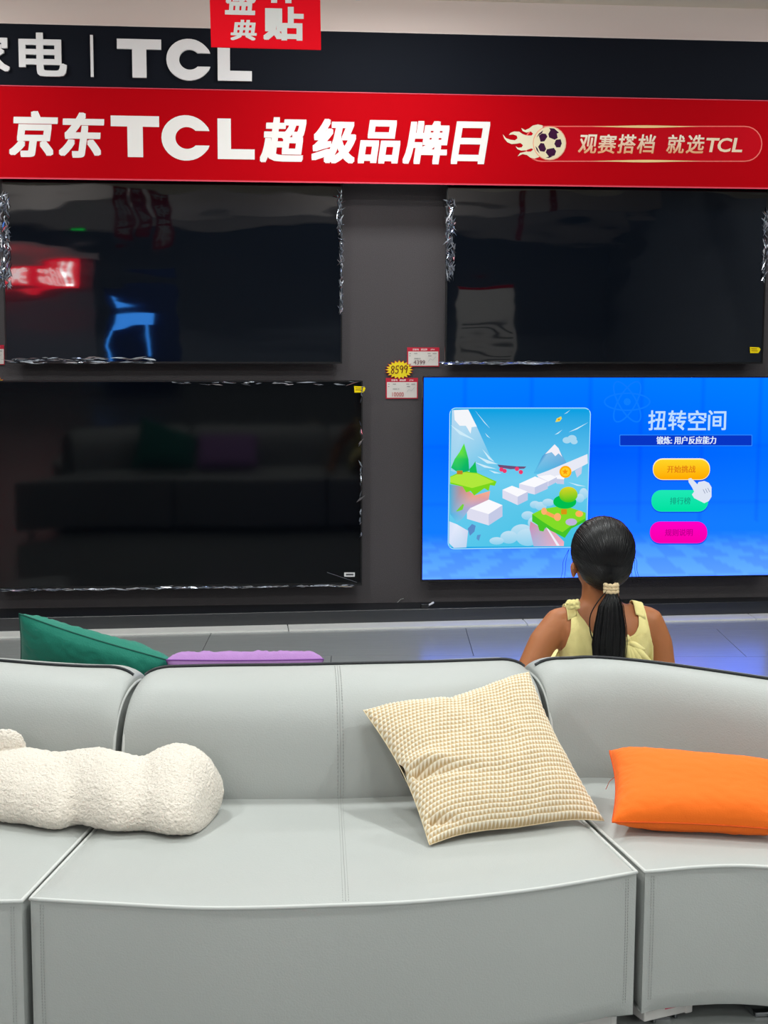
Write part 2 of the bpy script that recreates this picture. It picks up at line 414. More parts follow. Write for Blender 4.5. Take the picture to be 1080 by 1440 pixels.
fl.poly(uvp([(525, 95), (470, 82), (410, 95), (365, 130), (320, 150), (275, 125), (290, 160), (335, 178), (385, 165), (412, 190), (395, 212), (340, 212), (290, 195), (250, 168), (190, 165), (150, 180), (130, 205), (180, 200), (222, 215), (230, 245), (200, 268), (150, 262), (100, 245), (58, 198), (75, 245), (110, 290), (160, 312), (220, 308), (265, 300), (295, 325), (280, 350), (240, 355), (208, 338), (230, 372), (275, 390), (330, 385), (395, 362), (415, 375), (385, 400), (320, 402), (262, 415), (232, 455), (290, 430), (340, 440), (380, 470), (430, 482), (480, 465), (520, 400), (520, 200)], 700, 165, k), (234, 226, 196))
fl.build('flame_emblem', M['print'], ban)
fl = Flat(BY - .004)
cx, cy = 700 + 605 / k, 165 + 302 / k
fl.ell(cx, cy, 196 / k, 200 / k, (240, 170, 140)); fl.ell(cx, cy, 186 / k, 190 / k, (236, 222, 186))
for L in ([(480, 215), (515, 188), (560, 192), (580, 225), (545, 280), (500, 285)], [(590, 195), (615, 150), (600, 125), (660, 130), (715, 180), (690, 190), (700, 240), (665, 262), (600, 235)],
          [(680, 262), (735, 255), (748, 305), (730, 350), (685, 352), (660, 310)], [(575, 372), (655, 357), (682, 395), (665, 445), (600, 462), (560, 410)], [(470, 345), (500, 300), (540, 305), (565, 370), (545, 402), (495, 395)],
          [(452, 235), (480, 190), (528, 152), (520, 180), (480, 210)], [(438, 335), (462, 360), (490, 425), (455, 385)], [(560, 470), (600, 458), (645, 455), (600, 474)]):
    fl.poly(uvp(L, 700, 165, k), (62, 22, 58))
fl.build('football_emblem', M['print'], ban)
gr = (lin((236, 170, 120)), lin((250, 240, 220)))
for ch, a0, a1, b0_, b1_, c_, bo in [(ch, 813 + 27.6 * i, 839.5 + 27.6 * i, 189, 216, None, .014) for i, ch in enumerate('观赛搭档')] + [(ch, 937 + 27.5 * i, 963 + 27.5 * i, 189.5, 216, None, .014) for i, ch in enumerate('就选')] + [(ch, (993, 1009, 1029)[i], (1012, 1029.5, 1044)[i], 194, 214, (246, 220, 190), 9) for i, ch in enumerate('TCL')]:
    fl = Flat(BY - .002); fl.text(ch, a0, a1, b0_, b1_, c_, bo, .15, None if c_ else gr); fl.build('character', M['print'], ban)

# hanging board
HY = 6.0
hs = empty('hanging_sign', tuple(pY(374, 68, HY)), 'bright red board with white characters hanging before the fascia', 'sign')
a = pY(297, 66, HY); b = pY(451.5, 70, HY); c0 = pY(293.5, 0, HY)
MB().prism([(a.x, HY, a.z), (b.x, HY, b.z), (b.x - .008, HY, b.z + .50), (a.x - .012, HY, a.z + .50)], (0, .012, 0)).build('board', M['redsign'], hs, recalc=True)
for s, b4 in (('盛', (316, 361, -27, 21)), ('典', (324, 361, 28, 57)), ('补', (370, 426, -50, 4.5)), ('贴', (370, 427, 9.5, 57))):
    mb = MB(); flat_text(mb, s, *b4, HY, .002, bold=.034 if s in '贴补' else .026, shear=.1 if s in '盛典' else 0); mb.build('character', M['white'], hs)
for xx in (a.x + .05, b.x - .05): MB().tube([(xx, HY + .006, a.z + .49), (xx, HY + .006, 3.107)], .0015, 6).build('cord', M['dark_gap'], hs)

# ---------------------------------------------------------------- televisions
SY = 7.70
def crinkle(name, parent, x0, x1, z0, z1, seed, n=60, amp=.01, vertical=True):
    """crumpled strip of loose film along an edge, many small facets"""
    rnd = random.Random(seed); mb = MB()
    for q in range(n):
        cx = rnd.uniform(x0, x1); cz = rnd.uniform(z0, z1); L = rnd.uniform(.008, .03) if vertical else rnd.uniform(.01, .06); W_ = rnd.uniform(.0015, .006)
        an = rnd.gauss(math.pi / 2, .5) if vertical else rnd.gauss(0, .1)
        d = Vector((math.cos(an), rnd.uniform(-.3, .3), math.sin(an))) * L; e = Vector((-math.sin(an), rnd.uniform(-1.3, 1.3), math.cos(an))) * W_
        c = Vector((cx, SY - .008 - rnd.random() * amp, cz))
        mb.add([c - d, c + e, c + d, c - e * .6], [(0, 1, 2), (0, 2, 3)])
    return tag(mb.build(name, M['film_white'], parent), kind='stuff')
def glint():
    X = mat('glinting_film', (190, 196, 208), .12, spec=1.0); X.node_tree.nodes['Principled BSDF'].inputs['Metallic'].default_value = .93
    return X
M['film_white'] = glint()
def television(x0, x1, z0, z1, label, on=False, tilt=0.0, film=True, screen='filmed'):
    t = empty('television', ((x0 + x1) / 2, SY + .06, z0), label, 'television', 'wall televisions')
    e = .007
    o = MB()
    o.box(x0, x1, SY, SY + .012, z0, z1)
    o.build('back_shell', M['bezel'], t)
    o = MB(); o.box(x0 + .12, x1 - .12, SY + .012, SY + .05, z0 + .06, z1 - .18); o.box((x0 + x1) / 2 - .3, (x0 + x1) / 2 + .3, SY + .05, WY, z0 + .2, z1 - .3)
    o.build('wall_mount', M['bezel'], t)
    o = MB()
    o.box(x0, x1, SY - .008, SY, z0, z0 + e * 1.2); o.box(x0, x1, SY - .008, SY, z1 - e, z1)
    o.box(x0, x0 + e, SY - .008, SY, z0 + e * 1.2, z1 - e); o.box(x1 - e, x1, SY - .008, SY, z0 + e * 1.2, z1 - e)
    o.build('bezel', M['bezel'], t)
    if not on:
        s_ = MB(); d = math.tan(tilt) * (z1 - z0) / 2
        s_.add([(x0 + e, SY - .004 + d, z0 + e), (x1 - e, SY - .004 + d, z0 + e), (x1 - e, SY - .004 - d, z1 - e), (x0 + e, SY - .004 - d, z1 - e)], [(0, 1, 2, 3)])
        s_.build('screen', M[screen], t)
    return t
A_, B_ = pY(8, 511, SY), pY(481, 511, SY)
tv1 = television(A_.x, B_.x, 1.358, 1.358 + (B_.x - A_.x) * .57, 'black switched-off television upper left, film showing red and blue reflections')
crinkle('film_edge', tv1, A_.x - .014, A_.x + .035, 1.72, 2.16, 1, 230)
crinkle('film_edge', tv1, B_.x - .024, B_.x - .004, 1.99, 2.19, 2, 60)
crinkle('film_edge', tv1, B_.x - .010, B_.x, 1.60, 2.0, 3, 90, .004)
crinkle('film_edge', tv1, A_.x + .02, A_.x + .7, 1.358, 1.385, 4, 60, .006, False)
A_, B_ = pY(625.5, 511, SY), pY(1072, 511, SY)
tv2 = television(A_.x, B_.x, 1.36, 1.36 + (B_.x - A_.x) * .57, 'black switched-off television upper right, above the lit one')
crinkle('film_edge', tv2, A_.x, A_.x + .04, 1.78, 2.16, 5, 200)
crinkle('film_edge', tv2, A_.x, A_.x + .55, 1.357, 1.366, 6, 110, .006, False)
crinkle('film_edge', tv2, B_.x - .02, B_.x + .006, 1.78, 2.14, 7, 90, .006)
BLx, BLz = pY(509, 823, SY), pY(511, 535, SY)
tv3 = television(BLx.x - 1.83, BLx.x, BLx.z, BLz.z, 'large black switched-off television lower left, dimly mirroring the sofa', tilt=math.radians(.45), screen='glass')
crinkle('film_edge', tv3, BLx.x - 1.8, BLx.x - .02, BLx.z - .002, BLx.z + .004, 8, 200, .004, False)
crinkle('film_edge', tv3, BLx.x - .95, BLx.x - .01, BLz.z - .02, BLz.z - .006, 9, 26, .004, False)
crinkle('film_edge', tv3, BLx.x - .012, BLx.x - .003, BLx.z + .25, BLz.z - .02, 10, 30, .004)
def sticker(parent, x0, x1, y0, y1, Y=SY - .010):
    f = Flat(Y); f.poly([(x0, y0), (x1 - 2, y0 + .5), (x1, y0 + 3), (x1 - 1, y1 - 3), (x1 - 3, y1), (x0 + .5, y1)], (250, 222, 20))
    for i in range(2): f.line([(x0 + 2, y0 + 2.6 + i * 2.6), (x1 - 5 + i, y0 + 2.8 + i * 2.6)], 1.0, (150, 110, 20))
    return f.build('energy_sticker', M['print'], parent)
sticker(tv3, 498, 514, 543, 552); sticker(tv2, 1054.5, 1069.5, 488, 496.5)
f = Flat(SY - .008); f.rrect(484, 499, 805, 811, .6, (225, 225, 225)); f.line([(486.5, 808), (497, 808)], 2.6, (90, 90, 92)); f.build('logo_plate', M['print'], tv3)
mbw = MB(); mbw.tube([pY(460, 805, SY - .009), pY(478, 811, SY - .009), pY(502, 819, SY - .009)], .0014, 5); mbw.build('film_fold', M['film_white'], tv3)
# lit television
def scr(px, py): return px, py
cTL, cBL, cBR = pY(597, 531, SY), pY(592.5, 814, SY), pY(1079.3, 808.5, SY)
X0, X1, Z0, Z1 = (cTL.x + cBL.x) / 2, cBR.x, (cBL.z + cBR.z) / 2, cTL.z
tv4 = television(X0 - .006, X1 + .006, Z0 - .012, Z1 + .006, 'large lit television showing a blue game menu, lower right', on=True)
SCRY = SY - .009
mb = MB()
rnd = random.Random(3)
NX, NZ = 96, 56
def bgcol(u, v):   # u right, v down
    top = Vector(lin((0, 122, 255))); mid = Vector(lin((0, 92, 248))); low = Vector(lin((24, 120, 255)))
    c = top.lerp(mid, min(1, v / .38)) if v < .38 else mid.lerp(low, min(1, (v - .38) / .35))
    edge = min(u, 1 - u) / .5
    c = c.lerp(Vector(lin((0, 134, 255))), .35 * (1 - edge))
    if v < .72:
        for g in (.115, .30, .47, .615, .79, .955):
            if abs(u - g) < .006: c = c * .82
        if .33 < v < .345 or .62 < v < .63: c = c * .9
        if int(u * 6.2 + .7) % 2 == 0: c = c * 1.0
    if v > .78:
        k_ = (v - .78) / .22; base = Vector(lin((50, 138, 250))).lerp(Vector(lin((100, 172, 255))), k_)
        row = int(k_ ** .8 * 3.2); uu = (u - .5) / (1 + 1.3 * k_) ; ch = (int(uu * 26 + 100) + row) % 2
        c = c.lerp(base * (1.1 if ch else .88), min(1, k_ * 3 + .15))
    return tuple(c)
vs = []; cs = []
for j in range(NZ + 1):
    for i in range(NX + 1):
        u, v = i / NX, j / NZ; vs.append((X0 + (X1 - X0) * u, SCRY, Z1 - (Z1 - Z0) * v)); cc_ = bgcol(u, v); cs.append((cc_[0], cc_[1], cc_[2] * 2.7))
mb.add(vs, [(j * (NX + 1) + i, (j + 1) * (NX + 1) + i, (j + 1) * (NX + 1) + i + 1, j * (NX + 1) + i + 1) for j in range(NZ) for i in range(NX)], cs)
scn = mb.build('screen', M['screen_on'], tv4)
f = Flat(SCRY)   # atom emblem, faint
for r0 in (0, 60, 120):
    n = 30; P = []
    for i in range(n + 1):
        a = 2 * math.pi * i / n; x = 32 * math.cos(a); y = 12 * math.sin(a); r_ = math.radians(r0 + 90 - 90 * (r0 == 0))
        r_ = math.radians(r0); P.append((882 + x * math.cos(r_) - y * math.sin(r_), 565 + x * math.sin(r_) + y * math.cos(r_)))
    f.line(P, 2.2, (12, 122, 254))
f.ell(882, 565, 5, 5, (14, 126, 254)); f.build('atom_emblem', M['screen_on'], scn)
f = Flat(SCRY); f.k = 5
for i, ch in enumerate('扭转空间'): f.text(ch, 911.5 + 28 * i, 937 + 28 * i, 577, 605, (190, 222, 255), .014)
f.build('title_text', M['screen_on'], scn)
f = Flat(SCRY); f.k = 5
f.rrect(871, 1058, 611, 627.5, 1.5, (40, 130, 250)); f.rrect(872.2, 1056.8, 612.3, 626.2, 1.2, (8, 54, 196)); f.text('锻炼: 用户反应能力', 923, 1007, 613.5, 624.5, (226, 238, 255), .004)
f.build('subtitle_bar', M['screen_on'], scn)
for (x0, x1, y0, y1, c1, c2, tx, tcx, tc) in ((918, 998.5, 644.5, 675, (255, 214, 40), (255, 170, 0), '开始挑战', (938, 978), (222, 120, 20)),
        (916, 996, 689, 719.5, (30, 232, 180), (0, 226, 160), '排行榜', (942, 971), (20, 160, 130)), (914, 994.5, 733.5, 764, (255, 0, 196), (250, 0, 170), '规则说明', (935, 974), (190, 0, 140))):
    f = Flat(SCRY); f.k = 5
    f.rrect(x0 - .6, x1 + .6, y0 - .4, y1 + 1.8, 14.5, (20, 84, 220)); f.rrect(x0, x1, y0, y1, 14, (255, 244, 190) if tc[0] == 222 else c1); f.rrect(x0 + .8, x1 - .8, y0 + 1.8, y1 - .8, 13, c1, col2=c2)
    f.text(tx, tcx[0], tcx[1], (y0 + y1) / 2 - 5, (y0 + y1) / 2 + 5, tc, .004); f.build('menu_button', M['screen_on'], scn)
k = 4.909
f = Flat(SCRY); f.k = 24
f.poly(uvp([(530, 262), (548, 256), (562, 268), (592, 300), (600, 284), (640, 276), (672, 290), (690, 320), (690, 385), (672, 415), (640, 430), (610, 415), (570, 395), (555, 370), (570, 350), (555, 320), (532, 285)], 860, 620, k), (222, 230, 244))
for q in ((632, 335), (648, 330), (664, 325)): f.line(uvp([q, (q[0] + 14, q[1] + 28)], 860, 620, k), .8, (140, 150, 180))
f.build('pointer_hand', M['screen_on'], scn)
# illustration card
f = Flat(SCRY); f.k = 3
def U(L): return uvp(L, 620, 560, k)
def card(ins):  # card outline, slightly skewed like the photo
    s = ins
    P = []
    for cx, cy, a0 in ((990 - 0, 110, -90), (962, 985, 0), (92, 998, 90), (104, 110, 180)):
        for q in range(7):
            a = math.radians(a0 + 15 * q); P.append((cx + (42 - s) * math.cos(a), cy + (42 - s) * math.sin(a)))
    return U(P)
f.poly(card(-3), (170, 226, 252)); f.poly(card(2.5), [(30 + 40 * 0, 168, 232)] * 28)
sky1, sky2 = (8, 160, 226), (110, 206, 240)
f.poly(U([(68, 80), (1024, 80), (1016, 560), (60, 560)]), [sky1, sky1, sky2, sky2]); f.poly(U([(60, 560), (1016, 560), (1000, 1020), (56, 1026)]), [sky2, sky2, (60, 190, 226), (90, 200, 236)])
f.poly(U([(75, 82), (190, 78), (250, 200), (340, 400), (400, 480), (120, 520), (68, 500)]), [(180, 215, 240), (190, 222, 244), (150, 205, 238), (120, 200, 236), (110, 200, 236), (130, 205, 236), (150, 210, 238)])
f.poly(U([(90, 82), (188, 78), (248, 195), (212, 200), (205, 245), (172, 190), (130, 190), (95, 150)]), (244, 246, 250))
f.poly(U([(700, 400), (785, 320), (830, 380), (870, 450), (900, 520), (640, 520)]), [(60, 150, 210), (150, 190, 226), (90, 160, 214), (90, 170, 220), (110, 200, 236), (90, 190, 232)])
f.poly(U([(720, 385), (785, 318), (812, 345), (838, 405), (812, 380), (790, 400), (765, 372)]), (244, 240, 248))
for c_ in ((870, 290, 30, 22), (905, 280, 32, 26), (920, 300, 24, 18)): f.ell(620 + c_[0] / k, 560 + c_[1] / k, c_[2] / k, c_[3] / k, (170, 216, 240))
for L in ([(232, 80), (340, 210), (300, 170)], [(68, 185), (235, 290), (130, 250)], [(250, 400), (395, 455), (320, 450)], [(230, 440), (390, 490), (300, 478)], [(285, 350), (370, 440), (330, 420)], [(880, 235), (1020, 165), (940, 215)], [(305, 240), (342, 278), (318, 262)], [(785, 252), (838, 218), (810, 245)], [(850, 110), (895, 80), (870, 102)], [(880, 580), (1005, 610), (940, 604)], [(330, 495), (420, 520), (370, 518)]):
    f.poly(U(L), (206, 236, 250))
f.poly(U([(660, 530), (740, 500), (1012, 385), (1014, 450), (880, 520), (700, 570)]), (232, 234, 246)); f.poly(U([(925, 500), (975, 470), (970, 520), (940, 548)]), (200, 206, 232))
def block(a, b, c, d, h1):
    f.poly(U([a, b, c, d]), (250, 250, 254)); f.poly(U([a, d, (d[0], d[1] + h1), (a[0], a[1] + h1)]), (222, 222, 240)); f.poly(U([d, c, (c[0], c[1] + h1), (d[0], d[1] + h1)]), (196, 202, 230))
block((790, 535), (860, 525), (850, 560), (800, 556), 34); block((670, 540), (755, 528), (800, 545), (742, 575), 34); block((540, 590), (650, 540), (738, 575), (648, 615), 50); block((425, 632), (490, 604), (600, 645), (530, 680), 58)
block((180, 755), (295, 685), (425, 738), (330, 800), 78)
for c_ in ((860, 508, 42, 42),): f.ell(620 + c_[0] / k, 560 + c_[1] / k, 42 / k, 42 / k, (255, 176, 10)); f.ell(620 + c_[0] / k, 560 + c_[1] / k, 30 / k, 30 / k, (255, 206, 40))
f.poly([(620 + (858 + r_ * math.cos(math.radians(a))) / k, 560 + (508 + r_ * math.sin(math.radians(a))) / k) for a, r_ in zip(range(-90, 270, 36), [22, 10] * 5)], (250, 150, 10))
for c_ in ((650, 735, 36, 26), (690, 745, 40, 30), (740, 720, 40, 26), (600, 810, 44, 30), (560, 930, 80, 60), (470, 960, 60, 44), (600, 960, 80, 60), (385, 985, 50, 26), (640, 860, 40, 40), (985, 660, 30, 40), (960, 690, 30, 30)): f.ell(620 + c_[0] / k, 560 + c_[1] / k, c_[2] / k, c_[3] / k, (196, 226, 244), col2=(140, 208, 238))
f.poly(U([(60, 595), (150, 610), (235, 670), (340, 640), (330, 700), (200, 760), (150, 830), (110, 860), (64, 800)]), [(70, 170, 210), (200, 140, 130), (240, 164, 140), (250, 176, 140), (216, 160, 170), (180, 170, 210), (130, 190, 226), (110, 200, 236), (80, 180, 226)])
f.poly(U([(64, 540), (150, 500), (250, 515), (385, 575), (372, 605), (340, 600), (330, 640), (300, 622), (230, 672), (205, 640), (175, 650), (150, 610), (64, 592)]), (122, 214, 30))
f.poly(U([(64, 545), (150, 510), (250, 520), (370, 578), (215, 620), (64, 580)]), (176, 232, 60))
f.poly(U([(160, 312), (190, 420), (196, 500), (130, 520), (70, 480), (95, 420), (130, 370)]), [(90, 226, 60), (20, 190, 90), (10, 170, 110), (10, 180, 110), (20, 190, 110), (60, 210, 90), (110, 230, 60)])
f.poly(U([(238, 435), (250, 515), (200, 512), (196, 490), (222, 460)]), (20, 190, 90)); f.rrect(620 + 110 / k, 620 + 150 / k, 560 + 500 / k, 560 + 525 / k, .8, (190, 130, 40))
f.poly(U([(105, 780), (150, 730), (160, 735), (150, 770), (112, 782)]), (120, 210, 60))
f.poly(U([(618, 850), (700, 900), (760, 900), (850, 990), (848, 1020), (640, 1022), (612, 900)]), [(214, 140, 160), (196, 170, 190), (226, 170, 190), (240, 170, 190), (250, 180, 190), (170, 180, 220), (200, 150, 190)])
f.poly(U([(630, 800), (700, 765), (850, 740), (1000, 790), (1000, 850), (900, 900), (855, 965), (790, 930), (720, 895), (708, 920), (680, 915), (668, 875), (630, 850)]), (70, 196, 40))
f.poly(U([(630, 800), (700, 765), (850, 740), (1000, 790), (998, 830), (900, 880), (840, 925), (780, 900), (700, 850)]), (130, 220, 40))
f.ell(620 + 855 / k, 560 + 715 / k, 80 / k, 48 / k, (0, 190, 80)); f.ell(620 + 880 / k, 560 + 665 / k, 64 / k, 54 / k, (230, 214, 40), col2=(60, 200, 30)); f.rrect(620 + 830 / k, 620 + 870 / k, 560 + 765 / k, 560 + 802 / k, 1.5, (214, 150, 20))
f.line(U([(715, 785), (800, 825)]), 5, (250, 164, 90)); f.ell(620 + 712 / k, 560 + 780 / k, 4, 5, (255, 176, 110)); f.ell(620 + 805 / k, 560 + 820 / k, 5, 5.5, (255, 176, 110)); f.ell(620 + 955 / k, 560 + 798 / k, 5.4, 4.4, (255, 176, 90))
f.ell(620 + 900 / k, 560 + 855 / k, 8, 5, (190, 180, 220)); f.poly(U([(725, 890), (745, 905), (820, 1018), (800, 1018)]), (236, 240, 250))
f.poly(U([(58, 850), (110, 870), (188, 915), (176, 1030), (90, 1034), (56, 1000)]), [(214, 226, 250), (230, 236, 252), (210, 216, 240), (190, 214, 240), (200, 220, 245), (214, 226, 250)])
f.poly(U([(185, 900), (215, 868), (240, 880), (232, 920), (200, 950)]), (90, 140, 200)); f.poly(U([(250, 945), (276, 940), (262, 985), (246, 970)]), (90, 150, 206))
f.poly(U([(390, 458), (430, 462), (520, 470), (590, 472), (575, 486), (480, 490), (405, 478)]), (110, 80, 120))
for c_ in ((418, 492), (440, 502), (525, 488), (552, 510)): f.ell(620 + c_[0] / k, 560 + c_[1] / k, 3, 3, (236, 60, 110))
f.poly(U([(790, 165), (800, 140), (830, 125), (835, 140), (820, 160)]), (226, 214, 90)); f.ell(620 + 815 / k, 560 + 147 / k, 1.5, 1.2, (230, 140, 20))
f.build('game_picture', M['screen_on'], scn)

# ---------------------------------------------------------------- price cards and stars on the wall
CY = WY - .003
def price_card(x0, x1, y0, y1, label, price, pcol):
    c = (pY(x0, y0, CY) + pY(x1, y1, CY)) / 2
    t = empty('price_card', tuple(c), label, 'price card', 'price cards between the televisions')
    a, b = pY(x0, y0, CY), pY(x1, y1, CY)
    MB().box(a.x, b.x, CY - .004, CY + .003, b.z, a.z).build('holder', M['cardred'], t)
    f = Flat(CY - .004); f.poly([(x0 + 1.6, y0 + 5.8), (x1 - 1.2, y0 + 5.8), (x1 - 1.2, y1 - 1.2), (x0 + 1.6, y1 - 1.2)], (226, 220, 214)); f.build('card', M['print'], t)
    f = Flat(CY - .006); W_ = x1 - x0
    for q, (aa, bb) in enumerate(((.17, .37), (.43, .63), (.74, .86))):
        f.text(('京家电', '超品牌', 'plus')[q], x0 + W_ * aa, x0 + W_ * bb, y0 + 1.6, y0 + 4.4, (250, 220, 220), 9 if q == 2 else .01)
    for aa, bb, yy in ((.07, .12, 8.6), (.22, .32, 8.6), (.64, .73, 8.6), (.80, .92, 8.6), (.07, .11, 12), (.66, .76, 12), (.22, .36, 15.5), (.38, .42, 15.5)):
        f.line([(x0 + W_ * aa, y0 + yy), (x0 + W_ * bb, y0 + yy)], .8, (140, 136, 136))
    f.line([(x0 + W_ * .66, y0 + 20), (x0 + W_ * .72, y0 + 16), (x0 + W_ * .8, y0 + 18), (x0 + W_ * .9, y0 + 13)], .5, (190, 186, 186))
    if price: f.text(price, x0 + W_ * .2, x0 + W_ * .56, y1 - 9, y1 - 3, pcol, 0)
    f.build('print', M['print'], t)
    return t
price_card(572.5, 617.5, 488.5, 515.5, 'red-bordered white price card reading 4399 beside the upper right television', '4399', (110, 70, 80))
price_card(542.5, 587.5, 531.5, 560.5, 'red-bordered white price card reading 10000 under the yellow star', '10000', (200, 80, 80))
price_card(-38, 6.5, 485, 513, 'price card at the left edge, cut by the frame', '', (200, 80, 80))
def star(cx, cy, rx, ry, label, txt):
    n = 20; t = empty('price_star', tuple(pY(cx, cy, CY)), label, 'price tag', 'yellow price stars')
    L = []
    for i in range(2 * n):
        a = math.pi * i / n; r = 1 if i % 2 == 0 else .76; L.append((cx + rx * r * math.cos(a), cy + ry * r * math.sin(a)))
    pts = lambda s_, Y: [pY(cx + (x - cx) * s_, cy + (y - cy) * s_, Y) for x, y in L]
    MB().prism(pts(1.08, CY - .008), (0, .004, 0)).build('red_backing', M['cardred'], t, recalc=True)
    MB().prism(pts(1, CY - .0095), (0, .0015, 0)).build('yellow_face', M['yellow'], t, recalc=True)
    if txt:
        mb = MB()
        st = {'8': [[(.9, .85), (.5, 1), (.15, .8), (.45, .55), (.85, .3), (.6, 0), (.2, .1), (.3, .4), (.8, .65), (.9, .9)]],
              '5': [[(.95, 1), (.35, .95), (.25, .55), (.7, .55), (.8, .2), (.4, 0), (.05, .1)]], '9': [[(.9, .8), (.5, 1), (.15, .75), (.4, .5), (.8, .65), (.9, .85), (.8, .4), (.65, 0)]]}
        for i, ch in enumerate(txt):
            for s_ in st[ch]:
                P = [pY(cx - 12.4 + 6.1 * i + (u + .12 * v) * 5.6, cy + 5.2 - i * .25 - v * 10.5, CY - .011) for u, v in s_]
                mb.tube([cat_rom(P, q / 24) for q in range(25)], .0024, 5)
        mb.build('handwriting', M['orangetxt'], t)
    return t
star(561.5, 520, 19, 13, 'yellow starburst price tag with 8599 handwritten on it', '8599')
star(-9, 540.5, 16, 11, 'yellow starburst tag poking in at the left edge', '')

# small cable adapter on the plinth ledge
t = empty('cable_adapter', tuple(pZ(600, 855, ZP)), 'small black plug adapter lying on the plinth ledge', 'adapter')
c = pZ(598, 856, ZP)
box('adapter_body', M['bezel'], t, c.x - .022, c.x + .018, c.y, c.y + .03, ZP, ZP + .024, bevel=.003)
MB().tube([(c.x + .018, c.y + .015, ZP + .014), (c.x + .045, c.y + .01, ZP + .03)], .005, 8).build('white_plug', M['letter'], t)
a = pY(558, 847, 7.80); MB().tube([(a.x, 7.79, ZP + .002), (a.x + .02, 7.795, ZP + .02), (a.x + .035, 7.80, ZP + .022)], .0015, 6).build('wire', M['seam'], t)

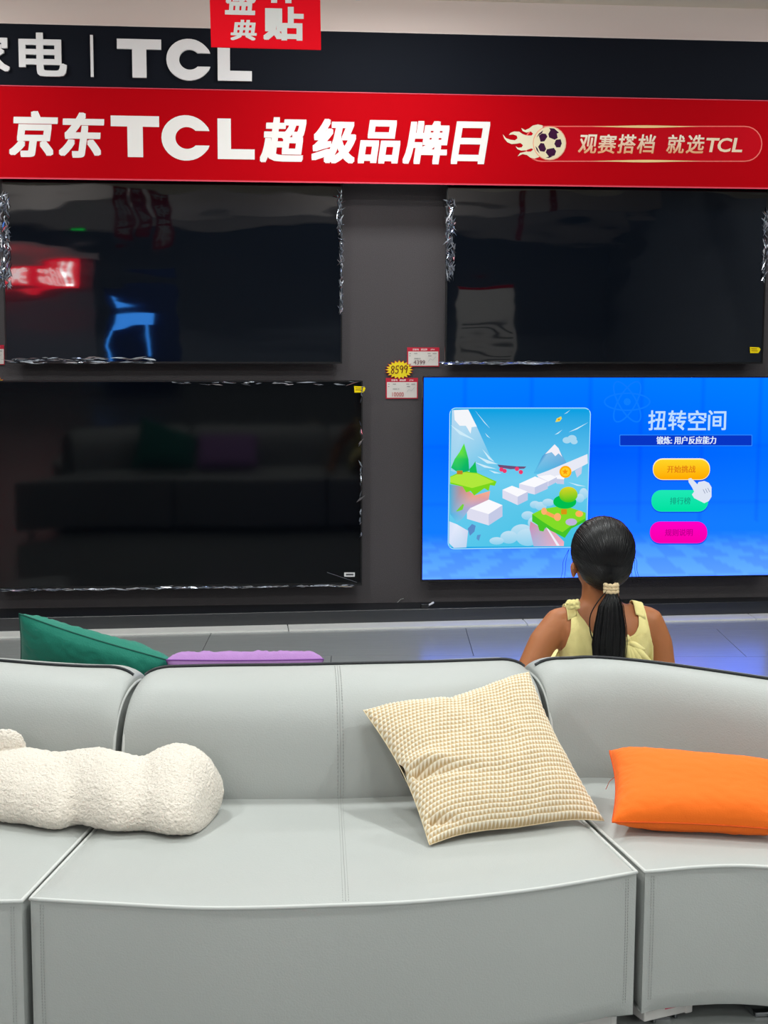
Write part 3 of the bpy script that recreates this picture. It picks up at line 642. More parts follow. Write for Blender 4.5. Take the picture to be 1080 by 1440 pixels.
# ---------------------------------------------------------------- sofa
PR = [(.16, .34), (.03, .40), (-.02, .46), (-.01, .53), (.04, .59), (.16, .645), (.38, .687), (.68, .711), (1.0, .720)]
def back_profile(t):   # t 0..1 -> (a, z), a 0..1 base->crest, 1..2 crest->rear base
    if t <= .5:
        p = cat_rom([(x, z, 0) for x, z in PR], t * 2); return p.x, p.y
    p = cat_rom([(x, z, 0) for x, z in PR], (1 - t) * 2); return 2 - p.x, p.y
def make_module(label, Fp, Bp, Cp, Rp, front=True, back=True, seam=None, name='sofa_module', leg_u=(.06, .94), parent=None):
    Fc, Bc = Curve(Fp), Curve(Bp); 
    base = (Fc(.5) + Bc(.5)) / 2
    t = parent or empty(name, (base.x, base.y, FL), label, 'sofa', 'curved grey island sofa')
    ZS = .421; ZB = .100
    g = .004
    # --- seat block: plan polygon rounded, puffed
    nu, nv = 60, 30
    def plan(u, v):
        a = Fc(g / Fc.L + u * (1 - 2 * g / Fc.L)); b = Bc(g / Bc.L + u * (1 - 2 * g / Bc.L))
        return a + (b - a) * v
    def top(u, v):
        p = plan(u, v * 1.10)
        e = min(u * Fc.L, (1 - u) * Fc.L, v * (Bc(u) - Fc(u)).length) / .07
        k_ = 1 - max(0, 1 - e) ** 2.4
        n_ = noise.noise(Vector((p.x * 3, p.y * 3, 2))) * .003
        return (p.x, p.y, ZS + .012 * k_ + n_ * min(1, e))
    mb = MB(); mb.grid(top, nu, nv)
    def front_face(u, w_):
        a = Fc(g / Fc.L + u * (1 - 2 * g / Fc.L)); d = (Bc(u) - Fc(u)).normalized()
        z = ZS + (ZB - ZS) * w_
        bul = .006 * math.sin(math.pi * w_) * min(1, min(u, 1 - u) * Fc.L / .04) - .012 * max(0, (w_ - .93) / .07) ** 2 * min(1, min(u, 1 - u) * Fc.L / .04)
        p = a - d * bul; return (p.x, p.y, z)
    mb.grid(front_face, nu, 16, flip=True)
    for end in (0, 1):
        def side(v, w_):
            a = plan(end, v * 1.1); s_ = (1 if end == 0 else -1); z = ZS + (ZB - ZS) * w_
            dd = (Fc(.05) - Fc(0)).normalized() if end == 0 else (Fc(1) - Fc(.95)).normalized()
            p = a + dd * s_ * (-.002 * math.sin(math.pi * w_) + .010 * max(0, (w_ - .93) / .07) ** 2) * min(1, v / .08)
            return (p.x, p.y, z)
        mb.grid(side, nv, 16, flip=(end == 1))
    mb.add([front_face(u / 20, 1) for u in range(21)] + [(plan(u / 20, 1.1).x, plan(u / 20, 1.1).y, ZB) for u in range(21)], [(i, i + 21, i + 22, i + 1) for i in range(20)])
    mb.build('seat', M['sofa'], t, smooth=True, sharp=50)
    pp = [front_face(i / 60, 0) for i in range(61)]
    ring = [Vector(plan(0, 1 - i / 24 * 1.0)) for i in range(24)] + [Vector(p) for p in pp] + [Vector(plan(1, i / 24)) for i in range(1, 25)]
    MB().tube([(p[0], p[1], ZS + .0015) for p in ring], .0042, 8).build('seat_piping', M['piping'], t, smooth=True)
    # corner stitching on front face
    st = MB()
    for uu in (.016, .984):
        for off in (0, .006):
            for q in range(44):
                w0 = .03 + q * .02
                if w0 > .9: break
                u_ = uu + (off if uu < .5 else -off) / Fc.L; a = Vector(front_face(u_, w0)); b = Vector(front_face(u_, w0 + .011))
                n_ = (Fc(u_) - Bc(u_)).normalized() * .0008
                st.tube([a + n_, b + n_], .0007, 4)
    tag(st.build('stitching', M['seam'], t), kind='stuff')
    if seam is not None:
        st = MB()
        P = [Vector(top(seam, .02 + .96 * i / 30)) + Vector((0, 0, .0002)) for i in range(31)]
        st.tube(P, .0008, 5)
        for off in (-.006, .006):
            for q in range(70):
                a = Vector(top(seam + off / Fc.L, .02 + .0135 * q)); b = Vector(top(seam + off / Fc.L, .02 + .0135 * q + .007))
                st.tube([a, b], .0007, 4)
        tag(st.build('centre_seam', M['seam'], t), kind='stuff')
    # legs
    for u_ in leg_u:
        for v_ in (.1, .9):
            p = plan(u_, v_)
            lg = MB(); lg.box(p.x - .035, p.x + .035, p.y - .012, p.y + .012, FL, FL + .006); lg.tube([(p.x, p.y, FL + .004), (p.x, p.y, ZB)], .012, 10)
            lg.build('leg', M['metal'], t)
    if back:
        Cc, Rc = Curve(Cp), Curve(Rp)
        ng = 90
        def bp(u, tt):
            a, z = back_profile(tt)
            e = min(u, 1 - u) * Cc.L; r = .075
            gg = .001 + .007 * max(0, 1 - e / .02) ** 2
            uu = min(max(u, gg / Cc.L), 1 - gg / Cc.L)
            Bq, Cq, Rq = Bc(uu), Cc(uu), Rc(uu)
            p = Bq + (Cq - Bq) * a if a <= 1 else Cq + (Rq - Cq) * (a - 1)
            if e < r:
                k_ = math.sqrt(max(0, 1 - (1 - e / r) ** 2)); z = .40 + (z - .40) * (1 - .13 * (1 - k_))
            z += .0025 * noise.noise(Vector((p.x * 4, p.y * 4, z * 5)))
            if tt in (0, 1): z = .34
            return (p.x, p.y, z)
        us = [0, .004, .008, .015, .025, .04, .055, .07]; us = [x / Cc.L for x in us]
        U_ = us + [us[-1] + (1 - 2 * us[-1]) * i / 50 for i in range(1, 50)] + [1 - x for x in us[::-1]]
        nt_ = 57
        mb = MB(); vs = [bp(u, j / (nt_ - 1)) for u in U_ for j in range(nt_)]
        fs = [(i * nt_ + j, (i + 1) * nt_ + j, (i + 1) * nt_ + j + 1, i * nt_ + j + 1) for i in range(len(U_) - 1) for j in range(nt_ - 1)]
        mb.add(vs, fs)
        mb.add([bp(0, j / (nt_ - 1)) for j in range(nt_)], [tuple(range(nt_))]); mb.add([bp(1, j / (nt_ - 1)) for j in range(nt_)], [tuple(range(nt_))[::-1]])
        mb.build('backrest', M['sofa'], t, smooth=True, sharp=55)
        for end in (0, 1):
            MB().tube([bp(end, j / 60) for j in range(61)], .0045, 8).build('end_piping', M['piping'], t, smooth=True)
        # black zip line along the crest, dipping at the ends
        P = []
        n_ = 80
        for i in range(n_ + 1):
            u = .01 + .98 * i / n_; p = Vector(bp(u, .497)); P.append(p + Vector((0, 0, .0022)))
        MB().tube(P, .0044, 8).build('crest_piping', M['black_piping'], t, smooth=True)
        if seam is not None:
            st = MB(); st.tube([Vector(bp(seam, .06 + .43 * i / 30)) for i in range(31)], .0012, 5)
            for off in (-.006, .006):
                for q in range(48):
                    a = Vector(bp(seam + off / Cc.L, .06 + .009 * q)); b = Vector(bp(seam + off / Cc.L, .06 + .009 * q + .0048)); n_ = Vector((0, -.0007, .0004))
                    st.tube([a + n_, b + n_], .0009, 4)
            tag(st.build('back_seam', M['seam'], t), kind='stuff')
    return t
# guide curves (plan coordinates, metres)
R_mid = [(-.165, 4.09), (.25, 4.085), (.55, 4.09), (.80, 4.10)]
R_left = [(-1.0, 4.47), (-.76, 4.31), (-.5, 4.19), (-.28, 4.105), (-.175, 4.092)]
R_right = [(.81, 4.10), (1.03, 4.095), (1.24, 3.99), (1.46, 3.80), (1.72, 3.56), (2.0, 3.32)]
mod_mid = make_module('middle near section of the grey sofa, with a centre seam',
    [(-.393, 3.104), (-.233, 3.064), (-.017, 3.018), (.242, 3.010), (.417, 3.016), (.648, 3.057), (.893, 3.136)],
    [(-.245, 3.722), (.0, 3.690), (.294, 3.669), (.55, 3.690), (.825, 3.762)],
    [(-.197, 3.89), (-.1, 3.886), (.256, 3.886), (.55, 3.89), (.80, 3.90)], R_mid, seam=.498)
mod_right = make_module('right near section of the grey sofa, curving toward the viewer',
    [(.905, 3.136), (1.06, 3.155), (1.18, 3.140), (1.35, 3.07), (1.55, 2.93), (1.7, 2.78)],
    [(.832, 3.764), (.925, 3.779), (1.01, 3.765), (1.12, 3.70), (1.28, 3.56), (1.5, 3.36), (1.78, 3.12)],
    [(.805, 3.90), (.90, 3.895), (.985, 3.895), (1.147, 3.80), (1.35, 3.63), (1.6, 3.42), (1.88, 3.20)], R_right)
mod_left = make_module('left near section of the grey sofa, mostly outside the frame',
    [(-1.25, 3.46), (-1.0, 3.27), (-.7, 3.14), (-.5, 3.10), (-.402, 3.092)],
    [(-1.12, 4.12), (-.95, 4.0), (-.7, 3.87), (-.45, 3.775), (-.252, 3.726)],
    [(-1.06, 4.29), (-.85, 4.13), (-.562, 3.99), (-.36, 3.915), (-.207, 3.892)], R_left)
def rev(P): return [tuple(p) for p in P]
make_module(None, [(-.30, 4.80), (.25, 4.86), (.74, 4.83)], R_mid, None, None, back=False, parent=mod_mid)
make_module(None, [(.75, 4.83), (1.2, 4.80), (1.6, 4.58), (2.1, 4.25)], R_right, None, None, back=False, parent=mod_right)
make_module(None, [(-1.35, 4.95), (-.9, 4.80), (-.6, 4.78), (-.31, 4.80)], R_left, None, None, back=False, parent=mod_left)
# packing battens under the near front edge
M['batten'] = mat('white_foam_batten', (206, 204, 200), .5); M['redtape'] = mat('red_tape', (214, 60, 90), .5)
def batten(pa, pb, label):
    a, b = Vector(pa), Vector(pb); t = empty('packing_batten', tuple((a + b) / 2), label, 'batten', 'packing battens under the sofa')
    d = (b - a).normalized(); n = Vector((-d.y, d.x, 0))
    def pr(nm, s0, s1, z0, z1, w0, w1, m_):
        L = (b - a).length
        P = [a + d * (s0 * L) + n * w0, a + d * (s1 * L) + n * w0, a + d * (s1 * L) + n * w1, a + d * (s0 * L) + n * w1]
        return MB().prism([(p.x, p.y, z0) for p in P], (0, 0, z1 - z0)).build(nm, m_, t, bevel=.003)
    pr('rail', 0, 1, .070, .097, 0, .05, M['batten']); pr('tape', .42, .84, .088, .0985, -.0015, .03, M['redtape']); pr('end_cap', .86, 1.01, .068, .098, -.002, .052, M['batten'])
    for s_ in (.25, .7): pr('foot', s_, s_ + .06, FL, .070, .01, .03, M['metal'])
    return t
A1 = pZ(905, 1433, .075); B1 = pZ(972, 1418, .075)
batten((A1.x, A1.y - .006, 0), (B1.x, B1.y - .004, 0), 'white packing batten with red tape under the right sofa section')
A1 = pZ(806, 1444, .075); B1 = pZ(866, 1436, .075)
batten((A1.x, A1.y - .006, 0), (B1.x, B1.y - .004, 0), 'white packing batten with red tape under the middle sofa section')
c = pZ(1062, 1428, FL)
t = mod_right
MB().tube([(c.x - .045, c.y + .10, .10), (c.x, c.y, .055)], .006, 4).build('leg_bracket', M['metal'], t); MB().box(c.x - .004, c.x + .08, c.y - .01, c.y + .012, FL, .066).build('bracket_foot', M['metal'], t, bevel=.002)

# ---------------------------------------------------------------- cushions
def cushion(label, c00, c10, c11, c01, T, m_, seam_m=None, n=48, pinch=.05, wr=.004, fn=None, group=None, pw=2.6, seed=0, seamr=.0022, squash=1):
    """corners bl, br, tr, tl in space; T half-thickness"""
    A, B, C_, D = [Vector(c) for c in (c00, c10, c11, c01)]
    nrm = ((B - A).cross(D - A)).normalized()
    ctr = (A + B + C_ + D) / 4
    t = empty('cushion', tuple(ctr - Vector((0, 0, .1))), label, 'cushion', group)
    def pos(u, v, side):
        uu, vv = u, v
        bu = pinch * math.sin(math.pi * v) ** 1.0 * (1 - 2 * u) ; bv = pinch * math.sin(math.pi * u) * (1 - 2 * v)
        uu = u + bu * (abs(1 - 2 * u) ** 2); vv = v + bv * (abs(1 - 2 * v) ** 2)
        p = A.lerp(B, uu).lerp(D.lerp(C_, uu), vv)
        h = max(0, (1 - abs(2 * u - 1) ** pw)) ** .5 * max(0, (1 - abs(2 * v - 1) ** pw)) ** .5
        h *= 1 + .10 * noise.noise(Vector((u * 2.6 + seed, v * 2.6, side)))
        e = max(0, 1 - min(u, 1 - u, v, 1 - v) / .18)
        wv = wr * (noise.noise(Vector((u * 14 + seed, v * 14, side * 3))) * .6 + e * 1.3 * noise.noise(Vector((u * 30, v * 30 + seed, 1.5))))
        ed = min(1, min(u, 1 - u, v, 1 - v) / .03)
        p = p + nrm * side * (T * h * (squash if side < 0 else 1) + wv * ed)
        if fn: p = fn(p, u, v, side, ed, nrm)
        return p
    mb = MB()
    mb.grid(lambda u, v: pos(u, v, 1), n, n); mb.grid(lambda u, v: pos(u, v, -1), n, n, flip=True)
    cov = mb.build('cover', m_, t, smooth=True)
    ring = [pos(i / 30, 0, 0) for i in range(30)] + [pos(1, i / 30, 0) for i in range(30)] + [pos(1 - i / 30, 1, 0) for i in range(30)] + [pos(0, 1 - i / 30, 0) for i in range(30)]
    MB().tube(ring, seamr, 6, closed=True).build('seam', seam_m or m_, t, smooth=True)
    return t
# beige waffle weave: real raised cells, colour belongs to the yarn
def waffle_mat():
    X = bpy.data.materials.new('cream_waffle_weave'); X.use_nodes = True; nt = X.node_tree; b = nt.nodes['Principled BSDF']
    a = nt.nodes.new('ShaderNodeVertexColor'); a.layer_name = 'Col'; nt.links.new(a.outputs[0], b.inputs['Base Color']); b.inputs['Roughness'].default_value = .9; b.inputs['Sheen Weight'].default_value = .2
    return X
M['waffle'] = waffle_mat(); M['waffle_edge'] = mat('cream_yarn', (226, 208, 170), .9)
def waffle_cushion():
    A, B = pZ(604, 1193, .432), pZ(850, 1160, .432)
    A.z += .008; B.z += .008
    C_, D = pY(744, 946, 3.735), pY(511, 999, 3.66)
    nrm = ((B - A).cross(D - A)).normalized(); t = empty('cushion', tuple((A + B + C_ + D) / 4 - Vector((0, 0, .1))), 'large square cream waffle-weave cushion leaning on the backrest', 'cushion', 'scatter cushions on the near seats')
    N = 330; K = 50
    def pos(u, v, side, cells=True):
        bu = .045 * math.sin(math.pi * v) * (1 - 2 * u) * (abs(1 - 2 * u) ** 2); bv = .05 * math.sin(math.pi * u) * (1 - 2 * v) * (abs(1 - 2 * v) ** 2)
        uu = u + bu; vv = v + bv + .012 * math.sin(u * 9)
        p = A.lerp(B, uu).lerp(D.lerp(C_, uu), vv)
        h = max(0, (1 - abs(2 * u - 1) ** 2.4)) ** .5 * max(0, (1 - abs(2 * v - 1) ** 2.4)) ** .5
        T = .062 if side > 0 else .035
        h *= 1 + .12 * noise.noise(Vector((u * 2.4, v * 2.4, 5)))
        # fold from the lower left edge toward the middle, small tucks along the rim
        fx = (v - (.43 - .25 * u)); h -= .55 * min(1, u / .06) ** 2 * math.exp(-(fx / .035) ** 2) * math.exp(-(u / .26) ** 2)
        h += .25 * math.exp(-((fx - .07) / .05) ** 2) * math.exp(-(u / .3) ** 2)
        h -= .40 * min(1, u / .04) ** 2 * math.exp(-((v - .09 - .4 * (.1 - u)) / .022) ** 2) * math.exp(-((u - .05) / .10) ** 2)
        h *= 1 - .5 * math.exp(-((u - .47) / .03) ** 2) * math.exp(-((1 - v) / .07) ** 2)
        ed = min(1, min(u, 1 - u, v, 1 - v) / .012)
        q = .004 * noise.noise(Vector((u * 9, v * 9, side))) * ed
        p = p + nrm * side * (T * h + q)
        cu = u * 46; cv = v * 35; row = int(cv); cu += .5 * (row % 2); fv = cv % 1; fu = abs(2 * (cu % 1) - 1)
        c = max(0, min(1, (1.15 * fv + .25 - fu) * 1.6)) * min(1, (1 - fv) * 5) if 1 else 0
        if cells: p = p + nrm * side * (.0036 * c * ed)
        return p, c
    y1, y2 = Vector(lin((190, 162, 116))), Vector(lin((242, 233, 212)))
    for_mb = MB()
    for side in (1, -1):
        n = N if side == 1 else 60
        vs = []; cs = []
        for i in range(n):
            for j in range(n):
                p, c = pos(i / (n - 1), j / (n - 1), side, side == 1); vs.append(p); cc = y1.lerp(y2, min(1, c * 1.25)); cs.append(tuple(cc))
        fs = []
        for i in range(n - 1):
            for j in range(n - 1):
                a = i * n + j; q = (a, a + n, a + n + 1, a + 1); fs.append(q if side == 1 else q[::-1])
        for_mb.add(vs, fs, cs)
    for_mb.build('cover', M['waffle'], t, smooth=True)
    ring = [pos(i / 60, 0, 0)[0] for i in range(60)] + [pos(1, i / 60, 0)[0] for i in range(60)] + [pos(1 - i / 60, 1, 0)[0] for i in range(60)] + [pos(0, 1 - i / 60, 0)[0] for i in range(60)]
    MB().tube(ring, .0012, 6, closed=True).build('seam', M['waffle_edge'], t, smooth=True)
waffle_cushion()
M['orange'] = mat('orange_velvet', (250, 112, 0), .8, sheen=.05, bump=(300, .12)); M['orange_seam'] = mat('orange_thread', (220, 84, 0), .8)
M['green'] = mat('teal_green_velvet', (0, 116, 96), .8, sheen=.1, bump=(260, .15)); M['green_seam'] = mat('dark_green_thread', (0, 80, 68), .8)
M['purple'] = mat('lilac_velvet', (166, 120, 182), .8, sheen=.1, bump=(260, .15)); M['purple_seam'] = mat('purple_thread', (126, 70, 150), .8)
oc = cushion('bright orange rectangular cushion on the right seat', pZ(861, 1156, .466), pZ(1112, 1168, .466), pY(1108, 1078, 3.40), pY(857, 1056, 3.60), .056, M['orange'], M['orange_seam'], n=80, pinch=.030, wr=.002, group='scatter cushions on the near seats', pw=4.0, squash=.95)
cushion('teal green velvet cushion standing tilted behind the left backrest', (-.60, 4.52, .47), (-.17, 4.50, .47), (-.125, 4.25, .650), tuple(pY(27, 863, 4.22)), .062, M['green'], M['green_seam'], n=60, pinch=.03, wr=.006, group='cushions on the far seats', seed=3, pw=4)
cushion('lilac cushion whose top edge shows behind the middle backrest', (-.14, 4.52, .47), (.28, 4.52, .47), tuple(pY(455, 927, 4.21)), tuple(pY(234, 928, 4.21)), .040, M['purple'], M['purple_seam'], n=90, pinch=.02, wr=.005, group='cushions on the far seats', seed=8, pw=9)
# orange loose thread
t_ = [pY(864, 1093, 3.52), pY(857, 1099, 3.53), pY(852, 1110, 3.55)]; MB().tube(t_, .0007, 5).build('loose_thread', M['orange_seam'], oc)
# bone shaped boucle cushion
def boucle():
    X = mat('white_boucle', (240, 230, 216), .95, sheen=.4, bump=(170, .9, 4))
    return X
M['boucle'] = boucle()
def bone():
    top = [(-150, 1040), (-110, 1040), (-70, 1060), (-20, 1062), (35, 1057), (90, 1064), (110, 1060), (140, 1057), (165, 1062), (200, 1071), (225, 1058), (250, 1051), (275, 1055), (298, 1072), (311, 1095), (315, 1112)]
    bot = [(-150, 1150), (-110, 1158), (-70, 1160), (-20, 1148), (20, 1152), (80, 1159), (105, 1154), (130, 1158), (160, 1163), (200, 1161), (225, 1166), (250, 1168), (275, 1167), (296, 1155), (310, 1132), (315, 1114)]
    t = empty('bone_cushion', (-.35, 3.6, .43), 'white boucle bone-shaped cushion with an ear, lying on the left seats', 'cushion', 'scatter cushions on the near seats')
    N = 190; K = 72; mb = MB()
    Tp = Curve([(x, y, 0) for x, y in top]); Bp = Curve([(x, y, 0) for x, y in bot])
    def at(L, x):
        n_ = len(L); m_ = [0] * n_
        for q in range(1, n_ - 1): m_[q] = (L[q + 1][1] - L[q - 1][1]) / (L[q + 1][0] - L[q - 1][0])
        m_[-1] = (L[-1][1] - L[-2][1]) / (L[-1][0] - L[-2][0])
        for q in range(n_ - 1):
            (x0, y0), (x1, y1) = L[q], L[q + 1]
            if x0 <= x <= x1:
                d_ = x1 - x0; f_ = (x - x0) / d_; f2, f3 = f_ * f_, f_ ** 3
                return (2 * f3 - 3 * f2 + 1) * y0 + (f3 - 2 * f2 + f_) * d_ * m_[q] + (3 * f2 - 2 * f3) * y1 + (f3 - f2) * d_ * m_[q + 1]
        return L[-1][1]
    def fn(u, v):
        s_ = u
        x = -150 + 465 * (1 - (1 - s_) ** 1.5)
        yt = at(top, x); yb = at(bot, x)
        tp = pY(x, yt, 3.655 + (.06 if x < 60 else .06 * max(0, 1 - (x - 60) / 100))); hb = (yb - yt)
        b0 = pZ(x, yb, .445 + .012); 
        k_ = min(1, max(0, (x - 225) / 90)) ** 3
        tp = pY(x, yt, tp.y - .075 * k_); b0 = pY(x, yb, b0.y + (3.575 - b0.y) * k_)
        c = (tp + b0) / 2; h = (tp - b0) / 2
        nrm = Vector((1, -.12, 0)).cross(h).normalized()
        if nrm.y > 0: nrm = -nrm
        a = 2 * math.pi * v; th = .052 * min(1, (h.length / .05))
        sx, sy = math.cos(a), math.sin(a)
        sx = math.copysign(abs(sx) ** .85, sx)
        p = c + h * sx + nrm * (th * sy)
        nn = (h.normalized() * sx + nrm * sy).normalized()
        d = .0030 * noise.noise(p * 130) + .0015 * noise.noise(p * 260) + .004 * noise.noise(p * 14)
        p = p + nn * d
        if p.z < .4345: p.z = .4345
        return p
    mb.grid(fn, N, K * 2, closev=True); mb.build('cover', M['boucle'], t, smooth=True)
    e = MB(); c = pY(8, 1046, 3.70)
    def ef(u, v):
        ph = -math.pi / 2 + math.pi * u; th = 2 * math.pi * v
        p = c + Vector((.048 * math.cos(ph) * math.cos(th), .022 * math.cos(ph) * math.sin(th), .046 * math.sin(ph) - .01))
        return p + Vector((noise.noise(p * 130), 0, noise.noise(p * 140))) * .003
    e.grid(ef, 40, 60, closev=True); e.build('ear', M['boucle'], t, smooth=True)
bone()

# ---------------------------------------------------------------- the girl
def voxel(mb, name, size, smooth_it=6):
    me = mb.mesh('tmp'); o = bpy.data.objects.new('tmp', me); COL.objects.link(o)
    r = o.modifiers.new('r', 'REMESH'); r.mode = 'VOXEL'; r.voxel_size = size
    s_ = o.modifiers.new('s', 'SMOOTH'); s_.factor = .5; s_.iterations = smooth_it
    dg = bpy.context.evaluated_depsgraph_get(); out = bpy.data.meshes.new_from_object(o.evaluated_get(dg)); bpy.data.objects.remove(o)
    out.polygons.foreach_set('use_smooth', [True] * len(out.polygons)); out.name = name
    return out
def taper(mb, pts, rad, n=14, sub=6):
    """round limb through the joints with interpolated radii and rounded ends"""
    pts = [Vector(p) for p in pts]; P = []; R_ = []
    for i in range(len(pts) - 1):
        for q in range(sub):
            f_ = q / sub; P.append(pts[i].lerp(pts[i + 1], f_)); R_.append(rad[i] + (rad[i + 1] - rad[i]) * f_)
    P.append(pts[-1]); R_.append(rad[-1])
    mb.tube(P, R_, n)
    mb.ell(P[0], (R_[0],) * 3, 12, 8); mb.ell(P[-1], (R_[-1],) * 3, 12, 8)
    for q in pts[1:-1]:
        pass
GX, GY = 1.105, 4.31
skin = mat('warm_tan_skin', (172, 108, 68), .5, spec=.35, bump=(60, .05)); skin.node_tree.nodes['Principled BSDF'].inputs['Subsurface Weight'].default_value = .06
skin.node_tree.nodes['Principled BSDF'].inputs['Subsurface Scale'].default_value = .02
girl = empty('person', (GX, GY, FL), 'black-haired child in a pale yellow sleeveless dress, sitting with their back to the viewer', 'person')
mb = MB()
def ring_loft(mb, rows, n=28):
    vs = []
    for (z, cx, cy, rx, ry) in rows:
        for i in range(n):
            a = 2 * math.pi * i / n; ex = .86
            co, si = math.cos(a), math.sin(a)
            vs.append((cx + rx * math.copysign(abs(co) ** ex, co), cy + ry * math.copysign(abs(si) ** ex, si), z))
    fs = [(r * n + i, r * n + (i + 1) % n, (r + 1) * n + (i + 1) % n, (r + 1) * n + i) for r in range(len(rows) - 1) for i in range(n)]
    fs += [tuple(range(n))[::-1], tuple(range((len(rows) - 1) * n, len(rows) * n))]
    mb.add(vs, fs)
ring_loft(mb, [(.437, GX, 4.33, .10, .07), (.455, GX, 4.33, .13, .09), (.50, GX, 4.325, .128, .088), (.56, GX, 4.32, .115, .078), (.62, GX, 4.315, .122, .080), (.67, GX, 4.31, .134, .082), (.715, GX, 4.31, .142, .074), (.745, GX - .002, 4.312, .128, .062), (.768, GX - .006, 4.315, .092, .052), (.79, GX - .012, 4.318, .060, .046)])
hx, hy, hz = 1.093, 4.318, .925
taper(mb, [(GX - .008, 4.318, .75), (1.094, 4.32, .86)], [.060, .050])
mb.ell((hx, hy, hz + .012), (.078, .092, .088), 24, 16); mb.ell((hx, hy + .022, hz - .045), (.064, .070, .062), 20, 12)
mb.ell((hx, hy + .095, hz - .018), (.011, .014, .013), 10, 8); mb.ell((hx, hy + .089, hz - .002), (.008, .012, .022), 10, 8)
mb.ell((hx, hy + .082, hz - .082), (.022, .018, .016), 10, 8)
for s_ in (-1, 1):
    mb.ell((hx + s_ * .079, hy - .004, hz - .042), (.009, .016, .026), 12, 8); mb.ell((hx + s_ * .085, hy - .012, hz - .034), (.006, .012, .018), 10, 8)
# shoulders and arms (picture left = -x)
taper(mb, [(1.02, 4.315, .745), (.975, 4.312, .728), (.925, 4.300, .675), (.872, 4.275, .585)], [.036, .046, .042, .035])
taper(mb, [(.872, 4.275, .585), (.838, 4.33, .52), (.815, 4.40, .465)], [.035, .029, .022])
taper(mb, [(1.19, 4.315, .748), (1.238, 4.312, .728), (1.268, 4.305, .665), (1.285, 4.30, .58)], [.036, .045, .041, .036])
taper(mb, [(1.285, 4.30, .58), (1.27, 4.40, .54), (1.22, 4.50, .525)], [.035, .029, .022])
def hand(c, d, up, flip):
    c, d, up = Vector(c), Vector(d).normalized(), Vector(up).normalized(); s_ = d.cross(up).normalized() * flip
    taper(mb, [c - d * .01, c + d * .035], [.021, .026], 10)
    for q, L in enumerate((.042, .048, .045, .034)):
        o_ = c + d * .045 + s_ * (-.021 + q * .014)
        taper(mb, [o_ - d * .01, o_ + d * L * .5 + up * .003, o_ + d * L - up * .008], [.0080, .0078, .0066], 8, 3)
    o_ = c + d * .012 - s_ * .022
    taper(mb, [o_, o_ - s_ * .016 + d * .018, o_ - s_ * .018 + d * .036], [.010, .009, .0075], 8, 3)
hand((.812, 4.41, .460), (-.15, .9, -.12), (0, .1, 1), 1)
hand((1.215, 4.51, .524), (-.5, .8, -.05), (0, .1, 1), -1)
for s_, kx_ in ((-1, 1.03), (1, 1.19)):
    taper(mb, [(GX + s_ * .065, 4.36, .506), (kx_, 4.74, .500)], [.070, .052]); taper(mb, [(kx_, 4.76, .495), (kx_, 4.91, .30), (kx_, 4.925, .125)], [.050, .044, .029])
    taper(mb, [(kx_, 4.915, .090), (kx_, 5.01, .084), (kx_, 5.065, .077)], [.032, .028, .020])
me = voxel(mb, 'body', .0062, 7)
body = bpy.data.objects.new('body', me); COL.objects.link(body); me.materials.append(skin); body.parent = girl; body.matrix_parent_inverse = PM(girl).inverted()
bvh = BVHTree.FromPolygons([v.co.copy() for v in me.vertices], [tuple(p.vertices) for p in me.polygons])
# hair
def hair_mat(name, tie, tail):
    X = mat(name, (7, 7, 9), .38, spec=.32); nt = X.node_tree; b = nt.nodes['Principled BSDF']; L = nt.links.new
    tc = nt.nodes.new('ShaderNodeTexCoord'); g = nt.nodes.new('ShaderNodeNewGeometry')
    n = nt.nodes.new('ShaderNodeTexNoise'); n.inputs['Scale'].default_value = 1; n.inputs['Detail'].default_value = 2
    if tail:
        mp_ = nt.nodes.new('ShaderNodeMapping'); mp_.inputs['Scale'].default_value = (420, 420, 14); L(g.outputs['Position'], mp_.inputs[0]); L(mp_.outputs[0], n.inputs[0])
    else:
        sb = nt.nodes.new('ShaderNodeVectorMath'); sb.operation = 'SUBTRACT'; sb.inputs[1].default_value = tie; L(g.outputs['Position'], sb.inputs[0])
        sp = nt.nodes.new('ShaderNodeSeparateXYZ'); L(sb.outputs[0], sp.inputs[0])
        at_ = nt.nodes.new('ShaderNodeMath'); at_.operation = 'ARCTAN2'; L(sp.outputs[0], at_.inputs[0]); L(sp.outputs[2], at_.inputs[1])
        mu = nt.nodes.new('ShaderNodeMath'); mu.operation = 'MULTIPLY'; mu.inputs[1].default_value = 60; L(at_.outputs[0], mu.inputs[0])
        ln = nt.nodes.new('ShaderNodeVectorMath'); ln.operation = 'LENGTH'; L(sb.outputs[0], ln.inputs[0])
        m2 = nt.nodes.new('ShaderNodeMath'); m2.operation = 'MULTIPLY'; m2.inputs[1].default_value = 12; L(ln.outputs['Value'], m2.inputs[0])
        cb = nt.nodes.new('ShaderNodeCombineXYZ'); L(mu.outputs[0], cb.inputs[0]); L(m2.outputs[0], cb.inputs[1]); L(cb.outputs[0], n.inputs[0])
    bm_ = nt.nodes.new('ShaderNodeBump'); bm_.inputs['Strength'].default_value = .8; bm_.inputs['Distance'].default_value = .003; L(n.outputs[0], bm_.inputs['Height']); L(bm_.outputs[0], b.inputs['Normal'])
    return X
tie = Vector((1.096, 4.205, .848))
hm = hair_mat('black_hair', tuple(tie), False); hm2 = hair_mat('black_ponytail_hair', tuple(tie), True)
mb = MB()
mb.ell((hx + .003, hy - .018, hz + .018), (.0925, .100, .098), 40, 28)
mb.ell((hx + .002, hy - .050, hz - .020), (.080, .062, .070), 30, 20)
taper(mb, [(hx, hy - .06, hz - .035), tuple(tie + Vector((0, .012, .008)))], [.060, .018], 20)
me = voxel(mb, 'hair', .005, 8)
